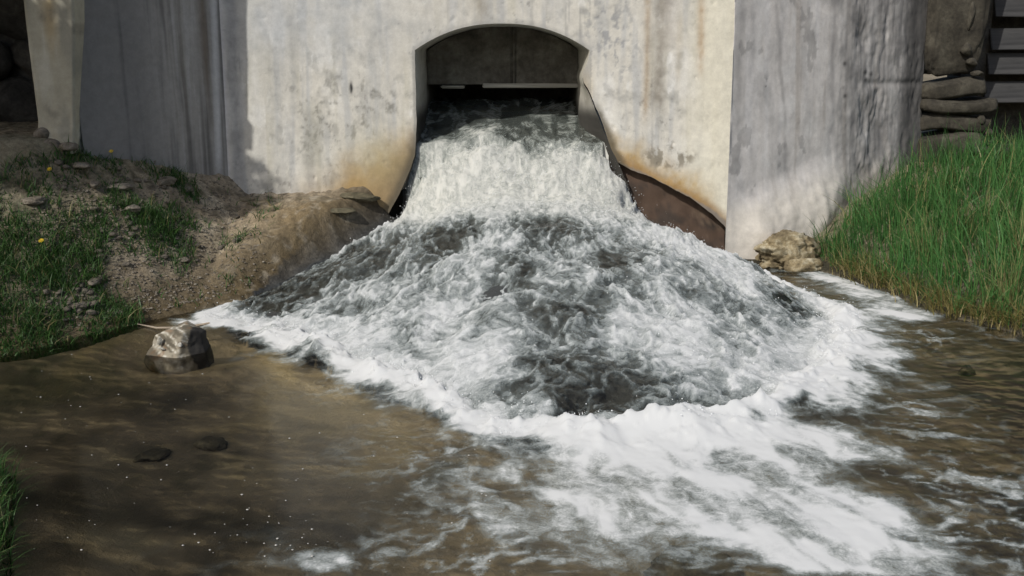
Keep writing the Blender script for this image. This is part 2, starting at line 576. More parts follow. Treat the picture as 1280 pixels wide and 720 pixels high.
# the ochre wet run beside the cascade, darker at the waterline
ochre = np.exp(-(((x + 1.85) / 0.75) ** 2)) * sstep(7.2, 7.7, y) * (1 - sstep(8.55, 8.95, y))
rdg = ridged(x * 2.6 + 0.5 * y, y * 4.5, 41.5, 4)
gc = mixc(gc, (0.25, 0.18, 0.09), np.clip(ochre * (0.6 + 0.5 * n_a + 0.3 * n_b), 0, 1))
grass_cover = np.where(x < 0.5, np.clip(sstep(-3.05, -3.5, x + 0.35 * n_a + 0.25 * (y - 8.2) * (y > 8.2)) + 0.0, 0, 1), 1.0)
gc = mixc(gc, (0.07, 0.07, 0.032), np.clip(grass_cover * (0.35 + 0.7 * n_b), 0, 0.8))
wetl = sstep(0.75, 0.05, gsd + 0.12 * n_a) * (gsd > 0) * (x < 0.5)
gc = mixc(gc, (0.085, 0.06, 0.025), np.clip(wetl * 0.85, 0, 1))
gc = mixc(gc, (0.07, 0.052, 0.03), np.clip(np.exp(-((x + 1.15) / 0.32) ** 2 - ((y - 8.85) / 0.25) ** 2) * (1.0 + 0.6 * n_b), 0, 0.9))
gc = mixc(gc, (0.05, 0.045, 0.03), ((gsd > 0) & (x > 0.5)).astype(float) * sstep(0.6, 0.1, gsd))
gc = mixc(gc, (0.36, 0.31, 0.23), np.clip(ochre * 1.2, 0, 1) * sstep(0.1, 0.5, n_c) * 0.7)
gc = mixc(gc, (0.055, 0.045, 0.03), np.clip(ochre * 1.3, 0, 1) * sstep(0.45, 0.2, rdg) * 0.7)
# bed colours: silt with dark weed patches
bedm = (gsd <= 0).astype(float)
bc = np.tile(np.array([0.40, 0.325, 0.21]), (len(x), 1))
pb = fbm(x * 1.5 + 3, y * 1.0, 5.5, 3); pb2 = fbm(x * 3.6, y * 2.2, 7.5, 3)
bc = mixc(bc, (0.10, 0.088, 0.06), sstep(0.0, 0.5, pb) * 0.85)
bc = mixc(bc, (0.06, 0.062, 0.036), sstep(0.2, 0.6, pb2) * 0.75)
bc = mixc(bc, (0.52, 0.41, 0.2), sstep(0.1, 0.5, -pb) * 0.6)
def bedspot(px, py, rx, ry):
    c_ = on_z(px, py, -0.12)
    return np.exp(-((x - c_[0] + 0.12 * n_b) / rx) ** 2 - ((y - c_[1] + 0.2 * n_b) / ry) ** 2)


for px, py, rx, ry, w in ((190, 550, 0.16, 0.14, 0.95), (262, 538, 0.14, 0.12, 0.9), (300, 548, 0.12, 0.07, 0.5), (130, 485, 0.3, 0.2, 0.7), (205, 505, 0.28, 0.16, 0.7), (30, 490, 0.35, 0.3, 0.7), (20, 560, 0.3, 0.3, 0.6),
                          (240, 630, 0.35, 0.12, 0.8), (300, 645, 0.3, 0.14, 0.7), (70, 640, 0.3, 0.2, 0.8), (430, 640, 0.35, 0.2, 0.6), (230, 705, 0.3, 0.1, 0.7), (470, 600, 0.3, 0.25, 0.6), (60, 700, 0.2, 0.15, 0.8)):
    bc = mixc(bc, (0.07, 0.066, 0.045), np.clip(bedspot(px, py, rx, ry) * w * (1 + 0.5 * n_c), 0, 1))
for px, py, rx, ry, w in ((390, 500, 0.45, 0.5, 0.7), (320, 580, 0.35, 0.25, 0.6), (150, 670, 0.22, 0.16, 0.7), (150, 560, 0.25, 0.2, 0.4)):
    bc = mixc(bc, (0.50, 0.42, 0.26), np.clip(bedspot(px, py, rx, ry) * w, 0, 1))
bc = mixc(bc, (0.13, 0.115, 0.085), sstep(-0.9, 1.2, x) * (0.6 + 0.3 * n_b))
gc = gc * (1 - bedm[:, None]) + bc * bedm[:, None]
fanm = ((grho < 1.02) & (gfh > 0.01)).astype(float) * sstep(0.35, 0.0, gsd)
gc = mixc(gc, (0.042, 0.047, 0.05), fanm * 0.97)
gc = np.clip(gc, 0.01, 0.7)
wet = np.clip(wetl + bedm + fanm, 0, 1)
me = make_mesh('ground', np.stack([x, y, gh], 1), grid_faces(len(gx), len(gy)), M_ground, True, {'wet': wet, 'bed': bedm}, {'albedo': gc})
tag(link('ground', me), 'bare earth banks and silty stream bed', 'ground', kind='structure')

# ------------------------------------------------------------------ water
wx = axis([(-5.2, -3.6, 0.05), (-3.6, -2.7, 0.016), (-2.7, 3.2, 0.0105), (3.2, 4.2, 0.016), (4.2, 9, 0.15)])
wy = axis([(-8, 2.2, 0.5), (2.2, 3.1, 0.04), (3.1, 9.3, 0.0125), (9.3, 10.9, 0.03)])
WX, WY = np.meshgrid(wx, wy)
x = WX.ravel(); y = WY.ravel()
r, th, rt, rb = flow_coords(x, y)
fh, rho, s = fan_height(x, y)
d_out = r - rb                                     # metres beyond the foot of the fall
d_out = np.where(y > 9.3, -3, d_out)
# flow-aligned coordinates, gently bent
bx = 0.10 * fbm(x * 2.1, y * 2.1, 11.5, 3); by = 0.10 * fbm(x * 2.1, y * 2.1, 12.5, 3)
u = (th + bx * 0.35) * 2.6 * np.clip(r / 2.4, 0.42, 1); v = r + by - 0.45 * fh * sstep(0.0, 0.2, s)
onfan = sstep(0.02, -0.06, d_out)
st1 = fbm(u * 3.2, v * 1.3, 1.5, 4)                # long tongues
w2x = 0.035 * fbm(x * 8, y * 8, 13.5, 3); w2y = 0.035 * fbm(x * 8, y * 8, 14.5, 3)
st2 = ridged(u * 10 + 10 * w2x, v * 5.0 + 8 * w2y, 2.5, 3)    # strings
st3 = fbm(u * 21 + 20 * w2x, v * 13 + 20 * w2y, 3.5, 3)       # splash grain
st4 = ridged(u * 30 + 30 * w2x, v * 20 + 30 * w2y, 6.5, 2)
qa = 0.42 * x - 0.91 * y; qb = 0.91 * x + 0.42 * y            # along and across the drift of the pool
wb = fbm(qb * 3.6 + 2.5 * bx, qa * 2.0 + 2.5 * by, 21.5, 5)
lace = ridged(x * 2.6 + 7 * bx, y * 4.4 + 9 * by, 22.5, 3)
lace2 = ridged(x * 6.5 + 12 * bx, y * 10 + 14 * by, 25.5, 3)
puff = np.abs(fbm(qb * 4.5 + 4 * bx, qa * 2.6 + 4 * by, 23.5, 3))
puff2 = np.abs(fbm(qb * 12, qa * 7, 24.5, 3))


def blobs(lst):
    acc = np.zeros_like(x)
    for px, py, rx, ry, w in lst:
        c = at(px, py, water=True)
        acc += w * np.exp(-((x - c[0]) / rx) ** 2 - ((y - c[1]) / ry) ** 2)
    return acc


# foam cover: how much air is beaten into the water
dens = 0.60 + 0.0 * x
dens += 0.55 * sstep(0.0, 0.12, s) * sstep(9.15, 8.95, y + 0.12 * fbm(x * 3, 0 * x, 5.5, 2) - 0.12 * np.exp(-((x + 0.25) / 0.2) ** 2))              # the white lip
dens += 0.28 * sstep(0.22, 0.0, rho)
dens += blobs([(690, 282, 0.22, 0.2, -0.7), (560, 295, 0.2, 0.2, -0.6), (645, 335, 0.22, 0.3, -0.35), (765, 325, 0.14, 0.3, -0.6),
               (450, 330, 0.5, 0.5, -0.3), (330, 365, 0.5, 0.35, -0.42), (300, 340, 0.5, 0.4, -0.3), (720, 485, 0.35, 0.35, -0.42), (690, 400, 0.3, 0.3, -0.25),
               (1010, 385, 0.3, 0.35, -0.32), (800, 508, 0.3, 0.2, -0.25), (890, 512, 0.25, 0.12, -0.3), (960, 350, 0.35, 0.3, -0.1),
               (830, 300, 0.35, 0.3, 0.5), (900, 330, 0.3, 0.3, 0.3), (780, 265, 0.3, 0.2, 0.45), (500, 270, 0.25, 0.2, 0.55), (610, 330, 0.2, 0.5, 0.25),
               (560, 380, 0.35, 0.4, 0.12), (870, 400, 0.5, 0.6, 0.16), (620, 450, 0.4, 0.35, 0.15), (600, 250, 0.2, 0.1, 0.4), (850, 450, 0.4, 0.4, 0.1), (480, 285, 0.25, 0.25, 0.4), (880, 310, 0.3, 0.25, 0.4), (930, 350, 0.3, 0.3, 0.3), (430, 370, 0.3, 0.2, 0.2), (560, 470, 0.3, 0.2, 0.2), (960, 430, 0.3, 0.3, 0.15)])
dens += 0.55 * np.exp(-((d_out + 0.02) / 0.22) ** 2) * np.maximum(sstep(-0.05, -0.35, th), sstep(0.22, 0.5, th))
cz = v - 1.3 * fh
cur = sstep(0.0, 0.1, s)
dens += cur * (0.04 + 0.65 * fbm(x * 3.2, cz * 1.2, 71.5, 3) + 0.6 * fbm(x * 9, cz * 2.0, 72.5, 3))
dens_fan = dens
# pool: white along the foot of the fall, drifting off towards the lower right
foot = np.exp(-np.maximum(d_out - 0.10, 0) / lerp(0.20, 0.27, sstep(-1.2, 0.6, x))) * sstep(-0.95, -0.75, th)
pool = 1.0 * foot
pool += blobs([(760, 580, 0.6, 0.35, 0.6), (900, 570, 0.6, 0.35, 0.75), (1020, 560, 0.4, 0.3, 0.55), (840, 640, 0.55, 0.3, 0.75), (960, 650, 0.45, 0.25, 0.7), (1040, 690, 0.35, 0.2, 0.5), (1120, 710, 0.3, 0.15, 0.45), (760, 700, 0.3, 0.15, 0.4),
               (1090, 440, 0.26, 0.5, 0.34), (1050, 490, 0.22, 0.35, 0.45), (1060, 640, 0.3, 0.22, 0.5), (700, 650, 0.35, 0.25, 0.4), (1000, 700, 0.6, 0.12, 0.3),
               (1140, 395, 0.4, 0.2, 0.34), (1040, 340, 0.30, 0.40, 1.2), (1085, 368, 0.28, 0.4, 0.75), (1140, 392, 0.3, 0.25, 0.5), (1180, 500, 0.35, 0.45, 0.14), (1200, 650, 0.4, 0.3, 0.16),
               (410, 700, 0.13, 0.09, 1.0), (540, 590, 0.35, 0.4, 0.16), (560, 530, 0.35, 0.3, 0.22), (450, 480, 0.3, 0.2, 0.2), (620, 640, 0.3, 0.25, 0.18), (560, 700, 0.4, 0.12, 0.12),
               (280, 402, 0.35, 0.14, 0.6), (380, 412, 0.3, 0.2, 0.4), (880, 705, 0.22, 0.12, -0.6), (1240, 470, 0.3, 0.6, -0.2), (945, 318, 0.3, 0.25, -0.6)])
pool = np.minimum(np.where(d_out > 0, pool, 1), 0.86)
lowf = 0.55 * fbm(u * 4.2 + 4 * w2x, v * 1.7 + 4 * w2y, 51.5, 3) + 0.30 * fbm(u * 10 + 14 * w2x, v * 5 + 14 * w2y, 52.5, 3)
thick = sstep(0.28, 0.92, dens_fan + 0.60 * lowf)                      # soft, well-beaten water
strg = sstep(0.62, 0.86, st2 + 0.10 * lowf)                            # torn strings
grain = sstep(0.10, 0.55, 0.7 * st3 + 0.5 * (st4 - 0.45))              # splash grain
some = np.clip(0.25 + 0.9 * dens_fan, 0.12, 1)
f_fan = 1 - (1 - 0.84 * thick) * (1 - 0.75 * strg * some) * (1 - 0.62 * grain * some)
hole = sstep(0.25, 0.6, -0.7 * st3 + 0.45 * (0.5 - st2)) * (1 - 0.8 * sstep(0.6, 1.1, dens_fan))
f_fan = f_fan * (1 - 0.65 * hole)
patt_pool = np.clip(0.47 + 0.50 * wb + 0.40 * (lace - 0.55) + 0.22 * (lace2 - 0.5), 0, 1)
f_pool = sstep(1 - pool - 0.3, 1 - pool + 0.3, patt_pool)
f_pool = f_pool * sstep(0.03, 0.14, pool)
swirl = fbm(qb * 5 + 6 * bx, qa * 1.8 + 6 * by, 73.5, 4)
f_pool = f_pool * (0.60 + 0.40 * sstep(-0.3, 0.2, swirl + 0.9 * np.exp(-((d_out - 0.1) / 0.25) ** 2)))
lacy = np.clip(blobs([(560, 560, 0.42, 0.45, 0.9), (600, 630, 0.35, 0.3, 0.9), (450, 480, 0.4, 0.28, 0.7), (520, 700, 0.6, 0.2, 0.6), (700, 690, 0.5, 0.25, 0.8), (1150, 420, 0.35, 0.45, 0.8), (1150, 520, 0.35, 0.5, 1.0),
                     (1180, 600, 0.4, 0.35, 1.0), (1180, 690, 0.6, 0.3, 1.0), (1000, 690, 0.5, 0.2, 0.8), (1240, 640, 0.3, 0.3, 0.7), (1000, 345, 0.4, 0.4, 0.6), (1240, 415, 0.3, 0.3, 0.4)]), 0, 1)
strings = np.clip(sstep(0.66, 0.88, lace + 0.10 * wb) + 0.6 * sstep(0.72, 0.9, lace2 + 0.1 * wb), 0, 1)
f_pool = np.clip(np.maximum(f_pool, strings * lacy * 0.62), 0, 1)
edge_mix = sstep(-0.10, 0.05, d_out + 0.07 * st3 + 0.07 * fbm(x * 5, y * 5, 61.5, 2))
foam = lerp(f_fan, f_pool, edge_mix)
tun = sstep(8.95, 9.2, y + 0.10 * fbm(x * 4, y * 2, 63.5, 3))
f_tun = 0.16 + 0.30 * sstep(0.55, 0.85, ridged(x * 5, y * 2.2, 62.5, 3)) + 0.75 * np.exp(-((x + 0.25 + 0.1 * (y - 9)) / 0.20) ** 2) * sstep(9.75, 9.1, y) * (0.6 + 0.8 * fbm(x * 7, y * 4, 64.5, 3)) \
    + 0.4 * np.exp(-((x + 0.72) / 0.14) ** 2) * sstep(9.5, 9.1, y) + 0.3 * np.exp(-((x - 0.55) / 0.15) ** 2) * sstep(9.4, 9.1, y)  # faint even part stands in for sheen on dark tunnel water; surge is foam
foam = lerp(foam, np.clip(f_tun, 0, 0.9), tun * (np.abs(x + 0.09) < 1.0))
foam = np.clip(foam, 0, 1)
# surface relief
turb = np.clip(pool * 1.0, 0, 1) * (d_out > -0.05)
wz = np.maximum(fh, 0) * onfan + cur * (0.07 * fbm(x * 4.5, cz * 2.2, 74.5, 3) + 0.02 * fbm(x * 11, cz * 3, 75.5, 2))
amp = lerp(0.55, 1.0, sstep(0.0, 0.3, rho))
rel_fan = amp * (0.075 * (ridged(u * 1.9 + 3 * bx, v * 1.5 + 3 * by, 81.5, 2) - 0.55) + 0.06 * fbm(x * 1.7, y * 1.7, 82.5, 2) + 0.035 * np.maximum(0, st3) ** 1.5 * (foam > 0.4) + 0.050 * st1 + 0.030 * lowf + 0.016 * (st2 - 0.5) + 0.011 * st3 + 0.006 * (st4 - 0.5)) + 0.012 * foam
calm = 0.0012 * fbm(x * 3, y * 5, 31.5, 3)
rel_pool = calm + turb * (0.022 * wb + 0.012 * puff + 0.003 * puff2) + 0.012 * fbm(x * 7, y * 11, 33.5, 3) * np.clip(2.5 * np.maximum(0, pool - 0.15) + 1.4 * lacy ** 2 + sstep(0.4, 2.4, x) * 0.35, 0, 1.4) * (1 - 0.75 * sstep(0.3, 0.7, pool))
boil = 0.11 * np.exp(-((d_out - 0.10) / 0.22) ** 2) * np.clip(0.55 + 1.0 * fbm(x * 2.6, y * 2.6, 83.5, 3) + 0.55 * np.maximum(0, fbm(x * 12, y * 12, 84.5, 3)), 0.05, 1.6)
rel_pool = rel_pool + boil * (d_out > -0.3) * sstep(-2.7, -1.6, x) * sstep(9.0, 8.3, y)
wz = wz + lerp(rel_fan, rel_pool, edge_mix)
wz = wz + np.where(d_out < 0, boil * 0.7 * sstep(0.0, -0.3, -d_out - 0.35), 0) * 0.0
tunnel = y > 9.12
wz = np.where(tunnel, np.minimum(1.18 + 0.30 * (y - 9.1), 1.55) + 0.05 * fbm(x * 2.5, y * 1.5, 41.5, 3) + 0.015 * fbm(x * 9, y * 5, 42.5, 3) + 0.10 * np.exp(-((x + 0.22) / 0.22) ** 2) * sstep(9.9, 9.2, y), wz)
gh2, gsd2, _, _ = ground_height(x, y)
roughw = np.clip(lerp(0.42, 0.012 + 0.4 * np.clip(pool * 2.5, 0, 1) + 0.3 * lacy - 0.3 * np.clip(f_pool, 0, 1) * (pool > 0.5), edge_mix), 0, 1)
keepv = (gh2 < wz + 0.05) & ~((y > 9.02) & ((x < -1.05) | (x > 0.95)))
Fq = grid_faces(len(wx), len(wy))
Fq = Fq[keepv[Fq].any(1)]
fan_face = ((d_out < -0.02) & (wz > 0.02))[Fq].sum(1) >= 2
Vw = np.stack([x, y, wz], 1)
silt = np.clip(sstep(0.0, 0.3, s) + 0.7 * sstep(0.25, 0.0, rho), 0, 1) * (np.abs(x) < 1.6)
flow = np.stack([lerp(u, x * 0.8, edge_mix), lerp(v * 0.6 - 0.5 * fh, y * 0.8, edge_mix), wz * 0.3], 1)


def water_part(name, faces, label, cat):
    used = np.unique(faces)
    rm = np.full(len(Vw), -1); rm[used] = np.arange(len(used))
    me = make_mesh(name, Vw[used], rm[faces], M_water, True, {'foam': foam[used], 'rough_water': roughw[used], 'silt': silt[used]})
    a = me.attributes.new('flow', 'FLOAT_VECTOR', 'POINT')
    a.data.foreach_set('vector', flow[used].astype(np.float32).ravel())
    return tag(link(name, me), label, cat, kind='structure')


water_part('cascade_water', Fq[fan_face], 'white water fanning down a dark rock apron from the arch', 'waterfall')
water_part('stream_water', Fq[~fan_face], 'shallow brown stream pool with white foam drifting off the fall', 'water')

# flying drops
ico_v = []
gr_ = (1 + 5 ** 0.5) / 2
for a_, b_ in ((-1, gr_), (1, gr_), (-1, -gr_), (1, -gr_)):
    ico_v += [(a_, b_, 0), (0, a_, b_), (b_, 0, a_)]
ico_v = np.array(ico_v, float); ico_v /= np.linalg.norm(ico_v[0])
from itertools import combinations
_dist = np.linalg.norm(ico_v[:, None] - ico_v[None], axis=2)
ico_f = []
for a_, b_, c_ in combinations(range(12), 3):
    if max(_dist[a_, b_], _dist[b_, c_], _dist[a_, c_]) < 1.1:
        n_ = np.cross(ico_v[b_] - ico_v[a_], ico_v[c_] - ico_v[a_])
        ico_f.append((a_, b_, c_) if np.dot(n_, ico_v[a_]) > 0 else (a_, c_, b_))
ico_f = np.array(ico_f)


def scatter_mesh(name, P, S, mat, V0, F0, smooth=True):
    V = (V0[None] * S[:, None, :] + P[:, None, :]).reshape(-1, 3)
    F = (F0[None] + (np.arange(len(P)) * len(V0))[:, None, None]).reshape(-1, F0.shape[1])
    return make_mesh(name, V, F, mat, smooth)


cand = np.where((foam > 0.55) & (y > 3.6) & (y < 9.05) & ((np.abs(d_out - 0.05) < 0.2) & (fbm(x * 6, y * 6, 93.5, 2) > 0.15) | (rho < 0.1) | ((d_out < 0) & (rng.random(len(x)) < 0.15))))[0]
pick = np.concatenate([rng.choice(cand, 6000, replace=False), rng.choice(np.where((s > 0.02) & (s < 0.9) & (y < 9.05) & (np.abs(x) < 1.2))[0], 1400, replace=False)])
P = Vw[pick].copy()
hgt = rng.exponential(0.026, len(pick)) * (1 + 1.0 * (s[pick] > 0.02))
P[:, 2] += hgt + 0.003
P[:, :2] += rng.normal(0, 0.012, (len(pick), 2))
S = (0.0010 + 0.0030 * rng.random(len(pick)) ** 3)[:, None] * np.array([1, 1, 1.25])
me = scatter_mesh('spray_drops', P, S, M_spray, ico_v, ico_f)
tag(link('spray_drops', me), 'fine white drops thrown up off the cascade', 'spray', kind='stuff')

# bubbles drifting on the calm pool to the left
pts = []
while len(pts) < 110:
    px, py = random.uniform(10, 620), random.uniform(440, 715)
    if px > 380 + (py - 420) * 1.2 and random.random() < 0.5:
        continue
    c = on_z(px, py, 0.0)
    h_, sd_, fh_, rh_ = ground_height(c[:1], c[1:2])
    if sd_[0] < -0.06 and h_[0] < -0.01:
        pts.append((c[0], c[1], 0.006))
for k in range(36):
    c = on_z(random.gauss(350, 45), random.gauss(660, 28), 0.0)
    pts.append((c[0], c[1], 0.006))
P = np.array(pts)
S = (0.0020 + 0.0038 * rng.random(len(P)) ** 3)[:, None] * np.array([1.3, 1.0, 0.5])
m, nt, b = mat_new('dull_bubbles')
b.inputs['Base Color'].default_value = (0.42, 0.41, 0.37, 1); b.inputs['Roughness'].default_value = 0.4
me = scatter_mesh('foam_flecks', P, S, m, ico_v, ico_f)
tag(link('foam_flecks', me), 'small white bubbles floating on the brown pool', 'foam', kind='stuff')

# ------------------------------------------------------------------ concrete outlet wall
TOPZ = 7.0
SPRING = 2.08
CX = -0.095


def arch_z(xx):                           # underside of the arch on the face
    q = np.clip((xx - CX) / 0.835, -1, 1)
    return SPRING + 0.245 * (1 - np.abs(q) ** 2.3)


XL_END = -2.78
XR_END = 2.12


def jamb_left(z):
    return -0.93 - 0.02 * np.clip((1.35 - z) / 0.3, 0, 1) - 0.22 * np.clip((1.1 - z) / 0.5, 0, 1.3) ** 1.3 + 0.008 * fbm(z * 7, 0 * z, 3.5, 3)


def jamb_right(z):
    return 0.74 - 0.055 * np.exp(-((z - 1.82) / 0.14) ** 2) + 0.30 * np.clip((1.75 - z) / 0.75, 0, 1.4) ** 1.2 + 0.012 * fbm(z * 7, 0 * z + 5, 6.5, 3)


# lower edge of the concrete, undercut on the right
pe = [on_y(px, py, 9.0) for px, py in ((752, 196), (775, 213), (800, 222), (830, 238), (860, 252), (890, 270), (916, 292))]
EDGE_X = np.array([p[0] for p in pe]); EDGE_Z = np.array([p[2] for p in pe])


def low_right(xx):
    return np.interp(xx, EDGE_X, EDGE_Z) + 0.012 * fbm(xx * 9, 0 * xx, 2.5, 3)


def wx_of(px):                            # photograph columns/rows measured on the face of the wall
    return on_y(px, 150, 9.05)[0]


def wz_of(py):
    return on_y(640, py, 9.05)[2]


def streak(xx, zz, px, y0, y1, hw, wob=0.012):
    x0 = wx_of(px); w = hw * 0.0078
    c = x0 + wob * fbm(zz * 1.7, 0 * zz + px * 0.13, 4.5, 3)
    a = np.exp(-((xx - c) / w) ** 2)
    zt, zb = wz_of(y0), wz_of(y1)
    return a * sstep(zb - 0.12, zb + 0.15, zz) * (sstep(zt + 0.1, zt - 0.1, zz) if y0 > 0 else 1.0)


def spot(xx, zz, px, py, rx, rz):
    x0, z0 = wx_of(px), wz_of(py)
    return np.exp(-((xx - x0) / (rx * 0.0078)) ** 2 - ((zz - z0) / (rz * 0.0078)) ** 2)


def front_albedo(xx, zz):
    c = np.tile(np.array([0.55, 0.525, 0.465]), (len(xx), 1))
    big = fbm(xx * 1.5, zz * 1.1, 1.5, 4); ver = fbm(xx * 9, zz * 0.7, 2.5, 4); mot = fbm(xx * 6, zz * 5, 3.5, 5); fin = fbm(xx * 20, zz * 13, 4.5, 4)
    c = mixc(c, (0.68, 0.665, 0.61), sstep(0.0, 0.6, big) * 0.7)
    c = mixc(c, (0.38, 0.385, 0.385), sstep(0.0, 0.45, ver) * 0.65)
    blot = fbm(xx * 2.6, zz * 1.8, 5.5, 5)
    c = mixc(c, (0.36, 0.36, 0.35), sstep(0.08, 0.5, blot) * 0.55)
    c = mixc(c, (0.66, 0.65, 0.62), sstep(0.15, 0.5, -blot) * 0.5)
    c = mixc(c, (0.41, 0.385, 0.30), sstep(0.1, 0.6, -ver) * 0.5)
    c = mixc(c, (0.27, 0.265, 0.24), sstep(0.15, 0.5, mot) * 0.5)
    flake = sstep(0.26, 0.30, fbm(xx * 4.5, zz * 3.2, 16.5, 6)) * sstep(-0.2, 0.3, blot + 0.3 * ver)
    c = mixc(c, (0.33, 0.32, 0.29), flake * 0.45)
    pit = sstep(0.30, 0.42, fbm(xx * 26, zz * 20, 6.5, 3)) * sstep(-0.1, 0.4, blot + 0.5 * mot)
    c = mixc(c, (0.17, 0.165, 0.15), pit * 0.55)
    drip = sstep(0.22, 0.42, fbm(xx * 26 + 0.4 * mot, zz * 0.9, 7.5, 3)) * sstep(0.0, 0.4, fbm(xx * 2.2, zz * 0.8, 8.5, 3))
    c = mixc(c, (0.26, 0.255, 0.24), drip * 0.5)
    lime = sstep(0.28, 0.4, fbm(xx * 17, zz * 6, 9.5, 3)) * sstep(0.0, 0.4, -blot)
    c = mixc(c, (0.72, 0.71, 0.67), lime * 0.5)
    # cool grey towards the top left, creamier by the right corner
    c = mixc(c, (0.40, 0.415, 0.425), np.clip(sstep(1.7, 2.4, zz) * sstep(-0.2, -1.9, xx) * (0.55 + 0.4 * mot), 0, 1))
    c = mixc(c, (0.64, 0.60, 0.48), sstep(wx_of(842), wx_of(885), xx) * 0.75)
    for px, y0, y1, hw, rgb, w in (
            (296, 0, 240, 9, (0.25, 0.25, 0.25), 0.75), (281, 0, 235, 4, (0.55, 0.54, 0.56), 0.8), (272, 0, 90, 5, (0.17, 0.13, 0.09), 0.8),  # first grey strip paints in the wing's cast shadow
            (602, 0, 24, 7, (0.24, 0.2, 0.14), 0.7), (600, 0, 30, 20, (0.33, 0.31, 0.26), 0.4),
            (822, 0, 140, 9, (0.19, 0.165, 0.13), 0.8), (806, 0, 150, 4, (0.30, 0.2, 0.1), 0.65), (835, 0, 60, 9, (0.33, 0.3, 0.27), 0.5),
            (873, 0, 92, 4.5, (0.36, 0.23, 0.12), 0.7), (846, 20, 110, 4, (0.36, 0.3, 0.2), 0.4),
            (390, 130, 215, 12, (0.28, 0.27, 0.21), 0.55), (345, 60, 220, 9, (0.33, 0.33, 0.31), 0.5), (368, 20, 150, 5, (0.3, 0.3, 0.29), 0.5),
            (430, 0, 120, 12, (0.36, 0.37, 0.37), 0.5), (470, 0, 200, 9, (0.37, 0.37, 0.35), 0.35), (318, 0, 245, 8, (0.52, 0.51, 0.47), 0.5), (700, 0, 40, 10, (0.4, 0.41, 0.42), 0.4)):
        k = streak(xx, zz, px, y0, y1, hw)
        c = mixc(c, rgb, np.clip(k * w * (0.75 + 0.5 * fin + 0.3 * mot), 0, 1))
    # peppery weathering right of the arch
    pep = np.clip(spot(xx, zz, 772, 55, 32, 55) + 0.7 * spot(xx, zz, 745, 25, 25, 30), 0, 1) * sstep(0.05, 0.35, fin + 0.35 * mot)
    c = mixc(c, (0.24, 0.245, 0.25), pep * 0.75)
    pep2 = np.clip(spot(xx, zz, 400, 150, 60, 75) + spot(xx, zz, 470, 150, 40, 60), 0, 1) * sstep(0.18, 0.5, fin + 0.5 * mot)
    c = mixc(c, (0.2, 0.195, 0.17), pep2 * 0.6)
    # ochre and rust above the undercut
    dz = zz - np.interp(xx, np.concatenate([[-4, -1.4, -0.9], EDGE_X]), np.concatenate([[0.66, 0.7, 0.95], EDGE_Z]))
    oc = sstep(0.42, 0.05, dz + 0.12 * mot)
    right = sstep(0.75, 0.95, xx)
    c = mixc(c, (0.40, 0.27, 0.10), np.clip(oc * right * (0.8 + 0.4 * fin), 0, 1) * sstep(XR_END, XR_END - 0.35, xx))
    c = mixc(c, (0.27, 0.155, 0.055), np.clip(sstep(0.2, 0.06, dz + 0.04 * mot) * right * 0.75, 0, 1))
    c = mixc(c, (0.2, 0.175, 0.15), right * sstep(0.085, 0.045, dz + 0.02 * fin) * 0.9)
    c = mixc(c, (0.19, 0.165, 0.12), np.clip(sstep(0.5, 0.3, np.hypot((xx - wx_of(838)) / 1.4, (zz - wz_of(195)) * 1.6) * 2.2) * sstep(0.0, 0.3, fin + mot) * 0.75, 0, 1))
    lf = sstep(wx_of(330), wx_of(440), xx) * sstep(-0.8, -0.95, xx)
    c = mixc(c, (0.36, 0.245, 0.11), np.clip(sstep(0.62, 0.05, dz + 0.15 * mot + 0.25 * sstep(-1.5, -1.95, xx)) * lf * 1.0, 0, 1))
    c = mixc(c, (0.17, 0.13, 0.085), np.clip(sstep(0.4, 0.0, dz + 0.12 * mot) * sstep(-1.6, -1.0, xx) * lf * 0.9, 0, 1))
    c = mixc(c, (0.45, 0.33, 0.14), 0.7 * spot(xx, zz, 730, 115, 9, 26))
    c = mixc(c, (0.40, 0.36, 0.2), 0.35 * spot(xx, zz, 470, 195, 40, 35))
    # stained rim of the opening
    rim = sstep(0.05, 0.0, jamb_left(zz) - xx) * (xx < jamb_left(zz) + 0.02) * sstep(SPRING + 0.05, SPRING - 0.05, zz)
    c = mixc(c, (0.2, 0.19, 0.16), rim * 0.6)
    rim2 = sstep(0.06, 0.0, zz - arch_z(xx)) * (np.abs(xx - CX) < 0.86)
    c = mixc(c, (0.27, 0.265, 0.25), rim2 * 0.5)
    wetr = sstep(0.10, 0.02, xx - jamb_right(zz) + 0.03 * mot) * (xx > 0.3) * sstep(1.65, 1.45, zz)
    wetl_ = sstep(0.12, 0.02, jamb_left(zz) - xx + 0.04 * mot) * (xx < 0) * sstep(1.45, 1.1, zz)
    c = mixc(c, (0.09, 0.075, 0.05), np.clip(wetr + wetl_, 0, 1) * 0.85)
    ck = spot(xx, zz, 440, 110, 1.6, 6)
    c = mixc(c, (0.03, 0.03, 0.03), np.clip(ck * 1.6, 0, 1))
    return np.clip(c, 0.01, 0.8)


def front_y(xx, zz):
    rel = 0.022 * fbm(xx * 1.1, zz * 1.0, 7.5, 3) + 0.0045 * fbm(xx * 6, zz * 3, 8.5, 3) + 0.0016 * fbm(xx * 22, zz * 18, 9.5, 3)
    chips = np.maximum(0, fbm(xx * 9, zz * 7, 10.5, 3) - 0.5) * 0.05
    return wall_lean(zz) + rel + chips


def quad_patch(U, Z):
    """U, Z grids (rows x cols) of the face of the front wall -> verts, faces"""
    ny, nx = U.shape
    xx, zz = U.ravel(), Z.ravel()
    return np.stack([xx, front_y(xx, zz), zz], 1), grid_faces(nx, ny), xx, zz


patches = []
# left of the opening
sp = np.linspace(0, 1, 170); tp = np.linspace(0, 1, 165)
T_, S_ = np.meshgrid(tp, sp, indexing='ij')
Z = 0.1 + (SPRING - 0.1) * T_
U = lerp(XL_END, jamb_left(Z), S_)
patches.append((U, Z))
